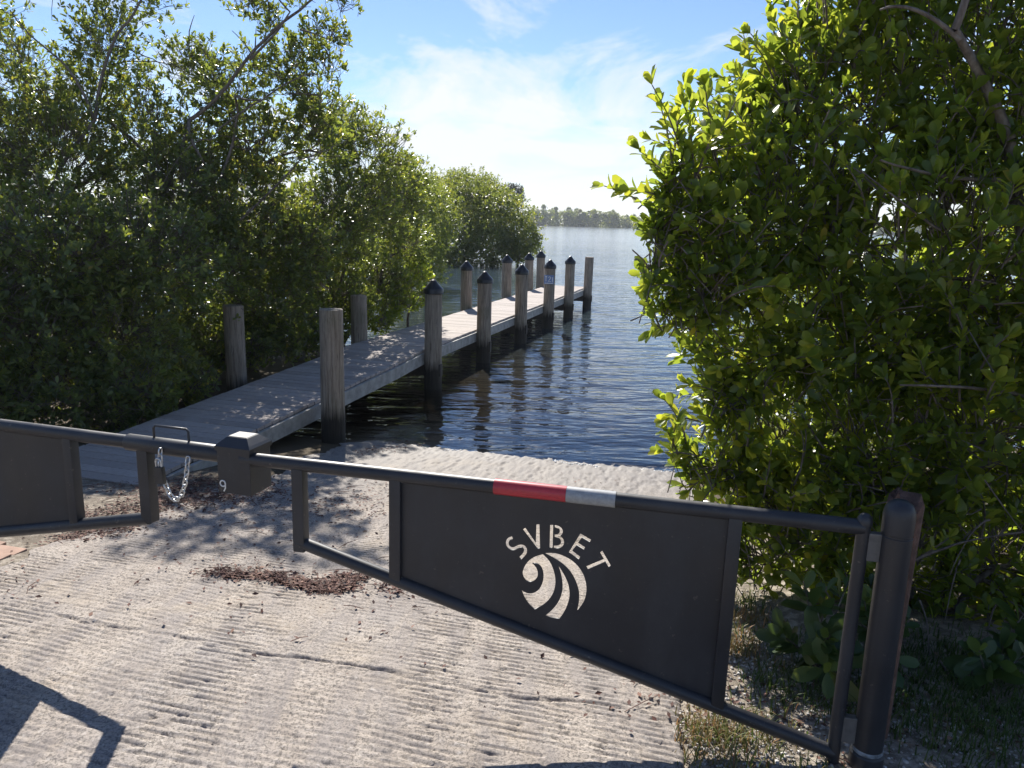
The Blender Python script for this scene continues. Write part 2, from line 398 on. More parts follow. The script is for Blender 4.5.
X, Y = np.meshgrid(xs, ys, indexing='ij'); Z = ground_z(X, Y)
U, Vv = uv_of(X, Y)
under = (U > -3.1) & (U < .72) & (Vv > -5.8) & (Vv < 9)
Z = np.where(under, Z - .05, Z)
me = np_mesh('ground', np.stack([X, Y, Z], -1).reshape(-1, 3), grid_faces(len(xs), len(ys)))
tag(link('ground', me, M['ground'], smooth=True), kind='structure')

# the grooved concrete ramp, a real relief: raked grooves, pits, expansion joints
us = np.linspace(-3.2, .74, 330); vs = np.concatenate([np.arange(-6, -1.9, .06), np.arange(-1.9, 3.2, .0085), np.arange(3.2, 9.2, .03)])
U, Vv = np.meshgrid(us, vs, indexing='ij')
edge_w = (fbm(U * 0 + 3.3, Vv * 2.2, 60) - .5)
Uj = U + smooth(.3, .74, U) * edge_w * .16 - smooth(-2.4, -3.2, U) * edge_w * .5
ph = Vv + (fbm(U * 1.3, Vv * .6, 20) - .5) * .10 + (fbm(U * 12, Vv * 9, 24) - .5) * .006
saw = (ph / .041) % 1.0
groove = np.where(saw < .34, np.sin(saw / .34 * math.pi) ** .7, 0)
worn = smooth(.30, .50, fbm(U * 1.6 + 5, Vv * 1.1, 30) + .20 * smooth(.6, -.4, Vv) - .06 * smooth(.6, 1.2, Vv))
brk = smooth(.34, .44, fbm(U * 7, Vv * 26, 35, 3))
streak = smooth(.36, .60, fbm(U * 7 + Vv * 1.6, Vv * .55, 37, 3))            # worn in tracks running down the ramp
hz = -.0150 * smooth(3.1, 2.5, Vv) * groove * worn * brk * (.35 + .65 * streak)
hz += smooth(4.2, 3.0, Vv) * (fbm(U * 60, Vv * 70, 48, 2) - .5) * .001 + (fbm(U * 2, Vv * 2, 40) - .5) * .012 + (fbm(U * 22, Vv * 22, 45, 3) - .5) * .0018 + (fbm(U * 60, Vv * 70, 47, 2) - .5) * .0012
hz -= .005 * smooth(3.1, 2.5, Vv) * smooth(.72, .78, fbm(U * 34, Vv * 34, 50, 2))
jl = Vv - .12 - (fbm(U * 2.5, U * 0, 55, 6, .62) - .5) * .16          # cracked joint across the ramp
hz += smooth(2.8, 3.4, Vv) * ((fbm(U * 24 + Vv * 2, Vv * 5, 41, 3) - .5) * .016 - .010 * smooth(.55, .7, fbm(U * 15, Vv * 9, 43, 3)))
hz -= .016 * np.exp(-(jl / (.005 + .010 * fbm(U * 7, U * 0, 59))) ** 2) * (.35 + .65 * smooth(.36, .52, fbm(U * 5, Vv * 0 + 2, 57)))
for sgn in (1, -1): hz += .003 * np.exp(-((jl - sgn * .03) / .02) ** 2)
jl2 = Vv - 3.4 - (fbm(U * 2.5, U * 0, 58, 4) - .5) * .06
hz -= .02 * np.exp(-(jl2 / .02) ** 2)
hz -= .06 * smooth(.725, .74, U)
xx, yy = xy_of(Uj, Vv)
Z = ramp_z(Vv) + .012 + hz
me = np_mesh('boat_ramp', np.stack([xx, yy, Z], -1).reshape(-1, 3), grid_faces(len(us), len(vs)))
tag(link('boat_ramp', me, M['concrete'], smooth=True), kind='structure')

b = MB(); b.box((0, 500, (WL - 3.4) / 2), (2600, 1100, abs(WL + 3.4)))
b.bm.faces.ensure_lookup_table()
for v in b.bm.verts: v.co.z = WL if v.co.z > -2 else -3.4
for f in b.bm.faces: pass
tag(b.build('water', M['water']), kind='structure')

# clay paver strip beside the ramp, seen under the left gate leaf
b = MB()
for i in range(5):
    for j in range(3):
        x, y = xy_of(-3.42 - j * .215, .35 + i * .112 + (j % 2) * .05)
        b.box((x, y, float(ground_z(x, y)) - .016), (.205, .10, .05), Matrix.Rotation(R(-14), 3, 'Z'), .005)
tag(b.build('paver_strip', M['brick']), kind='structure')

# ------------------------------------------------------------------ dock
def set_tint(me, vals, dom='POINT'):
    a = me.attributes.new('tint', 'FLOAT', dom); a.data.foreach_set('value', np.asarray(vals, np.float32))
def deck_z(s): return 0.0 if s >= 0 else .0485 * s
dock = empty('dock', (*dock_xy(0, .7), 0), math.atan2(DD[1], DD[0]))
tag(dock, 'long narrow grey board dock with timber piles reaching out over the water', 'dock')
bpy.context.view_layer.update()
def dl(s, t, z): return Vector((s, t - .7, z))                     # dock local
TR, TL = .16, 1.41
def shift(s): return 0 if s > -1 else (-1 - s) * .034
b = MB(); tints = []; s = -5.9
while s < 13.3:
    wd = .138; zc = deck_z(s + wd / 2) - .019 + rnd.uniform(-.0015, .0015); n0 = len(b.bm.verts); sh = shift(s)
    b.box(dl(s + wd / 2, (TR + TL) / 2 + sh + rnd.uniform(-.006, .006), zc), (wd - rnd.uniform(.007, .013), TL - TR, .036), Matrix.Rotation(-math.atan(.0485) if s < 0 else 0, 3, 'Y'), .003)
    tints += [rnd.random()] * (len(b.bm.verts) - n0); s += wd
deck = b.build('deck', M['deck'], dock); set_tint(deck.data, tints)
for t in (TR - .02, TL + .02):
    b = MB(); pts = [-5.9, -1, 0, 13.3]
    for a, c in zip(pts, pts[1:]):
        za, zc = deck_z(a) - .042, deck_z(c) - .042
        p, q = dl(a, t + shift(a), za), dl(c, t + shift(c), zc); d = q - p
        vs_ = []
        for base in (p, q):
            for dy in (-.022, .022):
                for dz in (0, -.17): vs_.append(b.bm.verts.new(base + Vector((0, dy, dz))))
        a0, a1, a2, a3, c0, c1, c2, c3 = vs_
        for f in ((a0, a1, a3, a2), (c0, c2, c3, c1), (a0, c0, c1, a1), (a2, a3, c3, c2), (a0, a2, c2, c0), (a1, c1, c3, a3)): b.bm.faces.new(f)
    b.build('fascia_board', M['fascia'], dock)
def make_pile(s, t, top, cap=True, rad=.135, bottom=-2.4, lean=(0, 0)):
    b = MB(); n = 8; pts = []; rr = []
    for k in range(n + 1):
        f = k / n; z = bottom + (top - bottom) * f
        pts.append(dl(s + lean[0] * (z), t + lean[1] * (z), z)); rr.append(rad * (1.06 - .08 * f + rnd.uniform(-.012, .012)))
    pts.append(pts[-1] + Vector((0, 0, .004))); rr.append(rad * .93)
    o = b.tube(pts, rr, 18).build('pile', M['pile'], dock, 40)
    if cap:
        c = dl(s + lean[0] * top, t + lean[1] * top, top)
        MB().lathe([(rad * 1.10, -.07), (rad * 1.13, -.065), (rad * 1.13, .0), (rad * 1.08, .012), (rad * .42, .105), (rad * .30, .135), (.006, .155)], c, 20).build('pile_cap', M['cap'], o, 30)
    return o
for s, top, cap in ((-3.25, .97, False), (0, .95, True), (2.5, .94, True), (5.05, .95, True), (7.6, .95, True), (9.98, .95, True), (12.75, .97, False)):
    make_pile(s, 0 if s > -1 else -.07, top, cap, lean=(rnd.uniform(-.006, .006), rnd.uniform(-.012, .006)))
for s, t, top, cap in ((-2.2, 1.98, .80, False), (.45, 1.50, .74, False), (5.85, 1.55, .93, True), (9.1, 1.55, .96, True), (11.6, 1.6, .93, True), (13.1, 1.62, .95, True)):
    make_pile(s, t, top, cap, lean=(rnd.uniform(-.006, .006), rnd.uniform(-.006, .006)))
for s in (0, 2.5, 5.05, 7.6, 9.98, 12.75):
    MB().box(dl(s - .02, .80, -.30), (.09, 1.9, .19), None, .006).build('cross_beam', M['beam'], dock)

# sign on the fourth capped pile of the near row
p = dock_xy(7.6, 0)
sg = empty('pile_sign', (p[0] - .02, p[1] - .165, .62)); tag(sg, 'small blue and white sign fixed to a dock pile below its black cap', 'sign')
MB().box((0, 0, 0), (.24, .012, .22), None, .004).build('sign_panel', M['signblue'], sg)
b = MB()
b.box((-.075, -.0085, .01), (.02, .003, .11)); b.box((-.075, -.0085, .075), (.05, .003, .02))
b.tube([(-.02, -.0085, .05), (.015, -.0085, .075), (.04, -.0085, .05), (.02, -.0085, .01), (-.02, -.0085, -.045), (.045, -.0085, -.045)], .010, 6)
b.box((.085, -.0085, .0), (.02, .003, .12)); b.box((0, -.0085, -.088), (.2, .003, .018))
b.build('sign_marking', M['paint'], sg)

# ------------------------------------------------------------------ gate
GR0 = Vector((-1.024, 3.115, 0)); GR1 = Vector((1.241, 2.595, 0)); gdir = (GR1 - GR0).normalized()
gate_r = empty('gate_leaf', GR0, math.atan2(gdir.y, gdir.x)); gate_r.rotation_euler[1] = .007    # the leaf sags a little
tag(gate_r, 'black gate leaf with cut out SVBET lettering, wave emblem and red and white tape', 'gate', 'leaves of the boat ramp gate')
RB = lambda u: .63 - .256 * (u - .14)
TOP = .98
MB().tube([(-.13, 0, TOP), (2.345, 0, TOP)], .0285, 20).build('top_rail', M['gate'], gate_r, 40)
MB().tube([(.115, 0, RB(.115)), (2.345, 0, RB(2.345))], .027, 20).build('bottom_rail', M['gate'], gate_r, 40)
def square_bar(u, z0, z1, wd, dp): return MB().box((u, 0, (z0 + z1) / 2), (wd, dp, z1 - z0), None, .008)
square_bar(.138, RB(.14) - .035, TOP - .015, .052, .052).build('end_bar', M['gate'], gate_r, 30)
for u, wd in ((.572, .05), (1.905, .05)):
    square_bar(u, RB(u) - .01, TOP - .015, wd, .05).build('upright', M['gate'], gate_r, 30)
MB().lathe([(.024, .03), (.024, .99), (.027, .993), (.027, 1.003), (.024, 1.017), (.014, 1.030), (.003, 1.034)], (2.345, 0, 0), 20).build('hinge_tube', M['gate'], gate_r, 35)
HOLES = {
'swirl':[(1.19,.7204),(1.2186,.6957),(1.2386,.6539),(1.2471,.606),(1.238,.5552),(1.2099,.5104),(1.1666,.4785),(1.142,.496),(1.1204,.5249),(1.1093,.5534),(1.1345,.5424),(1.1626,.5491),(1.1848,.5721),(1.1964,.608),(1.1951,.6436),(1.1841,.669),(1.1669,.6783),(1.1475,.6766),(1.1649,.6619),(1.1732,.6407),(1.1722,.6208),(1.1608,.6031),(1.1424,.5933),(1.1217,.5995),(1.109,.623),(1.1126,.646),(1.1278,.6794),(1.155,.7052)],
'mid':[(1.2526,.6824),(1.279,.646),(1.2991,.6042),(1.3059,.5604),(1.2969,.514),(1.2816,.4755),(1.2681,.4534),(1.2401,.4529),(1.2101,.4575),(1.2388,.4874),(1.2627,.5272),(1.2739,.5648),(1.275,.6009),(1.2666,.6443)],
'right':[(1.1948,.7254),(1.2339,.733),(1.2759,.7252),(1.3182,.7043),(1.3529,.6648),(1.3701,.6141),(1.3696,.5695),(1.3589,.5321),(1.3378,.4993),(1.3436,.5388),(1.3416,.5834),(1.3257,.6257),(1.3034,.6626),(1.2731,.6896),(1.2347,.7111)],
'S':[(1.0619,.7796),(1.0665,.7677),(1.0521,.7624),(1.0474,.7476),(1.0545,.7351),(1.0692,.7325),(1.0834,.7432),(1.1002,.7506),(1.1173,.7475),(1.1263,.7309),(1.1227,.7091),(1.1029,.686),(1.0941,.6947),(1.1106,.7146),(1.1136,.7292),(1.1057,.738),(1.0938,.7356),(1.0771,.7228),(1.0566,.7202),(1.04,.7324),(1.0362,.7498),(1.0434,.7702)],
'V':[(1.1043,.8138),(1.1151,.8221),(1.159,.765),(1.1582,.8421),(1.1707,.8436),(1.1774,.7426),(1.1665,.7413)],
'Bbar':[(1.2131,.8469),(1.2255,.8483),(1.2274,.7525),(1.2149,.7509)],
'Bbow':[(1.2313,.849),(1.2529,.8464),(1.265,.8322),(1.264,.8164),(1.2561,.8068),(1.2681,.796),(1.2728,.7809),(1.2677,.7637),(1.2515,.7529),(1.2316,.7521),(1.232,.7627),(1.2494,.7649),(1.2598,.7741),(1.2585,.7879),(1.2498,.7973),(1.2332,.7979),(1.2328,.8083),(1.246,.8116),(1.2538,.8222),(1.2501,.8339),(1.2317,.8378)],
'E':[(1.3343,.8267),(1.3776,.806),(1.3724,.7959),(1.3407,.811),(1.3269,.7876),(1.3555,.7721),(1.351,.7619),(1.3217,.7765),(1.3054,.7518),(1.3385,.7298),(1.3332,.7186),(1.2918,.7413)],
'T':[(1.4141,.7578),(1.4225,.7666),(1.4595,.7097),(1.451,.7016),(1.4369,.7224),(1.3711,.6814),(1.3632,.6926),(1.4299,.7329)]}
SHARP = {'V', 'Bbar', 'E', 'T'}
def chaikin(pts, it, keep):
    """round a polygon's corners, keeping those that turn sharply"""
    for _ in range(it):
        o = []; n = len(pts)
        for i in range(n):
            p0, p1, p2 = (Vector(pts[i - 1]), Vector(pts[i]), Vector(pts[(i + 1) % n]))
            a = (p1 - p0).angle(p2 - p1, 0)
            if a > keep: o.append(tuple(p1))
            else: o += [tuple(p1.lerp(p0, .25)), tuple(p1.lerp(p2, .25))]
        pts = o
    return pts
def sheet(name, outer, holes, thick, mat, parent):
    cu = bpy.data.curves.new(name, 'CURVE'); cu.dimensions = '2D'; cu.fill_mode = 'BOTH'; cu.extrude = thick / 2
    for poly in [outer] + holes:
        sp = cu.splines.new('POLY'); sp.points.add(len(poly) - 1); sp.use_cyclic_u = True
        for p, q in zip(sp.points, poly): p.co = (q[0], q[1], 0, 1)
    tmp = bpy.data.objects.new('tmp', cu); col.objects.link(tmp)
    dg = bpy.context.evaluated_depsgraph_get(); me = bpy.data.meshes.new_from_object(tmp.evaluated_get(dg))
    bpy.data.objects.remove(tmp); bpy.data.curves.remove(cu)
    me.name = name
    for v in me.vertices: v.co = (v.co.x, v.co.z, v.co.y)
    me.flip_normals(); me.materials.clear()
    return link(name, me, mat, parent)
holes = [(v if k in SHARP else chaikin(v, 2, 1.0)) for k, v in HOLES.items()]
sheet('panel', [(.596, RB(.596) + .024), (1.882, RB(1.882) + .024), (1.882, TOP - .024), (.596, TOP - .024)], holes, .005, M['gate'], gate_r)
MB().tube([(.985, 0, TOP), (1.272, 0, TOP)], .0312, 20).build('red_tape', M['red'], gate_r, 40)
MB().tube([(1.273, 0, TOP), (1.462, 0, TOP)], .0312, 20).build('white_tape', M['white'], gate_r, 40)

# left leaf: local x runs from the lock box towards its hinge
GL0 = Vector((-1.283, 3.207, 0)); GL1 = Vector((-2.45, 3.559, 0)); ldir = (GL1 - GL0).normalized()
gate_l = empty('gate_leaf', GL0, math.atan2(ldir.y, ldir.x))
tag(gate_l, 'black gate leaf at left with a square lock box at its end', 'gate', 'leaves of the boat ramp gate')
LB = lambda u: .625 - .22 * (u - .38)
MB().tube([(.45, 0, TOP), (2.52, 0, TOP)], .030, 20).build('top_rail', M['gate'], gate_l, 40)
MB().lathe([(.036, 0), (.0375, .004), (.0375, .52), (.035, .524)], (0, 0, 0), 20).build('rail_sleeve', M['gate'], gate_l, 40)
sl_ = gate_l.children[-1] if gate_l.children else None
for o in list(gate_l.children):
    if o.name.startswith('rail_sleeve'): o.matrix_local = Matrix.Translation((-.06, 0, TOP)) @ Matrix.Rotation(R(90), 4, 'Y')
MB().tube([(.38, 0, LB(.38)), (2.52, 0, LB(2.52))], .029, 20).build('bottom_rail', M['gate'], gate_l, 40)
square_bar(.372, LB(.38) - .012, TOP - .02, .058, .055).build('end_bar', M['gate'], gate_l, 30)
for u in (.80, 2.14): square_bar(u, LB(u) - .01, TOP - .015, .05, .05).build('upright', M['gate'], gate_l, 30)
MB().lathe([(.031, .06), (.031, .995), (.035, .998), (.035, 1.006), (.031, 1.02), (.018, 1.034), (.004, 1.038)], (2.52, 0, 0), 20).build('hinge_tube', M['gate'], gate_l, 35)
sheet('panel', [(.824, LB(.824) + .024), (2.116, LB(2.116) + .024), (2.116, TOP - .024), (.824, TOP - .024)], [], .005, M['gate'], gate_l)
bx = MB(); bx.box((-.125, -.03, .918), (.162, .15, .19), None, .004)
lb = bx.build('lock_box', M['gate'], gate_l)
b = MB(); prof = [(.087, .081, 1.011), (.087, .081, 1.030), (.078, .071, 1.040), (.050, .043, 1.066), (.044, .037, 1.069)]
rings = [[b.bm.verts.new((-.125 + sx * hx, -.03 + sy * hy, z)) for sx, sy in ((-1, -1), (1, -1), (1, 1), (-1, 1))] for hx, hy, z in prof]
for A, B in zip(rings, rings[1:]):
    for k in range(4): b.bm.faces.new((A[k], A[(k + 1) % 4], B[(k + 1) % 4], B[k]))
b.bm.faces.new(rings[0][::-1]); b.bm.faces.new(rings[-1])
b.build('box_lid', M['gate'], lb)
b = MB(); r9 = .013; c9 = (-.068, .0465, .865)     # faces +y locally = towards the viewer
b.tube([(c9[0] + r9 * math.cos(t), c9[1], c9[2] + r9 * math.sin(t)) for t in np.linspace(0, 2 * math.pi, 15)], .0032, 6)
b.tube([(c9[0] - r9, c9[1], c9[2]), (c9[0] - r9 * .9, c9[1], c9[2] - .02), (c9[0] - r9 * .3, c9[1], c9[2] - .034)], .0032, 6)
b.build('number_marking', M['paint'], lb)
MB().tube([(.318, .0, 1.005), (.318, 0, 1.06), (.308, 0, 1.072), (.143, 0, 1.072), (.133, 0, 1.06), (.133, 0, 1.012)], .0055, 8).build('pull_handle', M['gate'], gate_l, 50)

# posts
def gate_post(x, y, label, rz):
    p = empty('gate_post', (x, y, float(ground_z(x, y))), rz); tag(p, label, 'post', 'hinge posts of the gate')
    z0 = p.location.z
    MB().lathe([(.053, -.4), (.053, .945), (.0505, .947), (.0505, .955), (.053, .957), (.0535, 1.02), (.051, 1.042), (.042, 1.062), (.023, 1.076), (.003, 1.08)], (0, 0, -z0), 32).build('tube', M['gate'], p, 35)
    MB().lathe([(.060, -.3), (.060, .075), (.054, .082)], (0, 0, -z0), 32).build('collar', M['gate'], p, 35)
    MB().lathe([(.0533, .083), (.0555, .086), (.0555, .096), (.0533, .10)], (0, 0, -z0), 32).build('worn_ring', M['ring'], p, 35)
    for z in (.895, .16): MB().box((-.077, 0, z - z0), (.06, .03, .105), None, .004).build('hinge_plate', M['plate'], p)
    return p
pp = GR0 + gdir * 2.462
gate_post(pp.x, pp.y, 'thick black steel gate post with domed top beside the leafy tree', math.atan2(gdir.y, gdir.x))
pp2 = GL0 + ldir * 2.663
gate_post(pp2.x, pp2.y, 'thick black steel gate post holding the leaf with the lock box', math.atan2(ldir.y, ldir.x))

# chain and padlock hanging from the left leaf
def lw(u, y, z): return GL0 + ldir * u + Vector((-ldir.y, ldir.x, 0)) * y + Vector((0, 0, z))
ch = empty('chain', lw(.22, .045, .75)); tag(ch, 'loop of galvanised steel chain hanging from the black gate rail', 'chain')
SHC = -.042
ctrl = [(.285, .05, .985), (.288, .055, .93), (.287, .055, .88), (.275, .05, .83), (.25, .05, .775), (.225, .05, .757), (.198, .05, .775), (.175, .05, .82), (.158, .05, .88), (.152, .045, .935), (.150, .035, .975)]
pts = [lw(c[0] + SHC, c[1], c[2]) for c in ctrl]
dense = []
for i in range(len(pts) - 1):
    P = [pts[max(i - 1, 0)], pts[i], pts[i + 1], pts[min(i + 2, len(pts) - 1)]]
    for t in np.linspace(0, 1, 30, endpoint=False):
        dense.append(.5 * ((2 * P[1]) + (P[2] - P[0]) * t + (2 * P[0] - 5 * P[1] + 4 * P[2] - P[3]) * t * t + (3 * P[1] - P[0] - 3 * P[2] + P[3]) * t ** 3))
acc = 0; last = dense[0]; marks = [0]; pitch = .0255; cen = [dense[0]]
for q in dense[1:]:
    acc += (q - last).length; last = q
    if acc >= pitch: cen.append(q); acc = 0
side = Vector((-ldir.y, ldir.x, 0))
for i in range(len(cen) - 1):
    c = (cen[i] + cen[i + 1]) / 2; d = (cen[i + 1] - cen[i]).normalized()
    a = side if i % 2 == 0 else d.cross(side).normalized()
    a = (a - d * a.dot(d)).normalized()
    loop = []
    for k in range(16):
        t = 2 * math.pi * k / 16; lx = math.cos(t) * .010; ly = math.sin(t) * .0075 + (.009 if math.sin(t) > .01 else -.009 if math.sin(t) < -.01 else 0)
        loop.append(c + a * lx + d * ly - ch.location)
    bmx = MB(); bmx.tube(loop + [loop[0]], .0035, 8, caps=False).build('link', M['steel'], ch, 60)
pk = empty('padlock', lw(.287 + SHC, .062, .868)); tag(pk, 'small dark padlock hanging on the steel chain at the gate rail', 'padlock')
pk.rotation_euler = (0, R(4), math.atan2(ldir.y, ldir.x))
MB().box((0, 0, 0), (.044, .024, .078), None, .006).build('body', M['lock'], pk, 40)
MB().tube([(-.014, 0, .036)] + [(-.014 * math.cos(t), 0, .062 + .014 * math.sin(t)) for t in np.linspace(0, math.pi, 9)] + [(.014, 0, .036)], .0042, 8).build('shackle', M['steel'], pk, 60)

# ------------------------------------------------------------------ plants
LEAF_V = np.array([(0, 0, 0), (.28, .13, .03), (.28, 0, 0), (.28, -.13, .03), (.58, .225, .05), (.60, 0, -.005), (.58, -.225, .05), (.86, .185, .03), (.88, 0, -.035), (.86, -.185, .03), (1.0, 0, -.06)])
LEAF_F = [(0, 2, 1), (0, 3, 2), (1, 2, 5, 4), (2, 3, 6, 5), (4, 5, 8, 7), (5, 6, 9, 8), (7, 8, 10), (8, 9, 10)]
LEAF2_V = np.array([(0, 0, 0), (.55, .24, .05), (1, 0, -.04), (.55, -.24, .05)]); LEAF2_F = [(0, 2, 1), (0, 3, 2)]
def leaves_mesh(name, P, Ld, Nd, size, tint, simple=False):
    """P origin, Ld leaf direction, Nd upper side, arrays (n,3)"""
    TV, TF = (LEAF2_V, LEAF2_F) if simple else (LEAF_V, LEAF_F)
    n = len(P); Ld = Ld / np.linalg.norm(Ld, axis=1)[:, None]
    B = np.cross(Nd, Ld); B /= np.linalg.norm(B, axis=1)[:, None] + 1e-9; Nn = np.cross(Ld, B)
    V = P[:, None, :] + size[:, None, None] * (TV[None, :, 0, None] * Ld[:, None, :] + TV[None, :, 1, None] * B[:, None, :] + TV[None, :, 2, None] * Nn[:, None, :])
    k = len(TV); base = (np.arange(n) * k)
    flat = np.concatenate([np.array(f) for f in TF]); cnt = np.array([len(f) for f in TF])
    F = (base[:, None] + flat[None, :]).ravel(); C = np.tile(cnt, n)
    me = np_mesh(name, V.reshape(-1, 3), F, C); set_tint(me, np.repeat(tint, k))
    me.polygons.foreach_set('use_smooth', [True] * len(me.polygons)); return me
def unit(a): return a / (np.linalg.norm(a, axis=-1, keepdims=True) + 1e-9)
def rosettes(rs, C, A, nl, size, spread=(.5, 1.35), young=.12, simple=False, bias=None):
    """clusters at C with axis A: nl leaves each, arranged in a whorl"""
    m = len(C); ref = unit(rs.normal(size=(m, 3))); T1 = unit(np.cross(A, ref)); T2 = np.cross(A, T1)
    Ps, Ls, Ns, Ss, Ts = [], [], [], [], []; ctint = rs.rand(m) if bias is None else bias
    for k in range(nl):
        ang = k * 2.399 + rs.rand(m) * .8; f = k / max(nl - 1, 1)
        el = spread[1] + (spread[0] - spread[1]) * f + rs.normal(size=m) * .22
        rad = np.cos(ang)[:, None] * T1 + np.sin(ang)[:, None] * T2
        ld = np.cos(el)[:, None] * A + np.sin(el)[:, None] * rad
        nd = A * np.sin(el)[:, None] - rad * np.cos(el)[:, None] + rs.normal(size=(m, 3)) * .25
        keep = rs.rand(m) > .08
        sz = size * (1.05 - .35 * f) * rs.uniform(.58, 1.25, m)
        Ps.append((C - A * (1 - f)[..., None] * size * .9 if hasattr(f, 'shape') else C - A * (1 - f) * size * .9)[keep]); Ls.append(ld[keep]); Ns.append(nd[keep]); Ss.append(sz[keep])
        Ts.append(np.clip(.12 + .45 * ctint + .30 * f * (ctint > .45) + rs.normal(size=m) * .10 + (rs.rand(m) < young * .25) * .4, 0, 1)[keep])
    return [np.concatenate(x) for x in (Ps, Ls, Ns, Ss, Ts)]
def twig_mesh(segs):
    """thin 4-sided stems, each a list of points and radii"""
    Vs, Fs, n0 = [], [], 0
    for pts, rad in segs:
        pts = np.asarray(pts, float); d = unit(np.gradient(pts, axis=0)); ref = np.array([.3, .5, .81])
        a = unit(np.cross(d, ref)); b_ = np.cross(d, a); ns = 5 if max(rad) > .01 else 3
        ang = np.arange(ns) * 2 * math.pi / ns
        ring = pts[:, None, :] + np.asarray(rad)[:, None, None] * (np.cos(ang)[None, :, None] * a[:, None, :] + np.sin(ang)[None, :, None] * b_[:, None, :])
        Vs.append(ring.reshape(-1, 3)); k = len(pts)
        for i in range(k - 1):
            for j in range(ns): Fs.append((n0 + i * ns + j, n0 + i * ns + (j + 1) % ns, n0 + (i + 1) * ns + (j + 1) % ns, n0 + (i + 1) * ns + j))
        n0 += k * ns
    return np_mesh('trunk', np.concatenate(Vs), np.array(Fs))
def bez(a, b, sag, k, rs, wob=.06):
    t = np.linspace(0, 1, k)[:, None]; a = np.array(a, float); b = np.array(b, float)
    c = (a + b) / 2 + np.array([0, 0, sag]) + rs.normal(size=3) * wob * np.linalg.norm(b - a)
    p = (1 - t) ** 2 * a + 2 * t * (1 - t) * c + t * t * b
    p[1:-1] += rs.normal(size=(k - 2, 3)) * wob * .25 * np.linalg.norm(b - a) / k
    return p
def shoot(rs, pts, size):
    """a leafy shoot: leaves along a curve, whorl at the tip"""
    pts = np.asarray(pts); n = len(pts); d = unit(np.gradient(pts, axis=0)); P, Lq, Nn, S, T = [], [], [], [], []
    for i in range(int(n * .2), n):
        for _ in range(2 if i < n - 1 else 5):
            r = unit(np.cross(d[i], rs.normal(size=3))); el = rs.uniform(.5, 1.05) if i < n - 1 else rs.uniform(.2, .8)
            ld = math.cos(el) * d[i] + math.sin(el) * r
            P.append(pts[i]); Lq.append(ld); Nn.append(d[i] * math.sin(el) - r * math.cos(el) + np.array([0, 0, .5])); S.append(size * rs.uniform(.7, 1.05)); T.append(rs.uniform(.45, .85))
    return [np.array(x) for x in (P, Lq, Nn, S, T)]
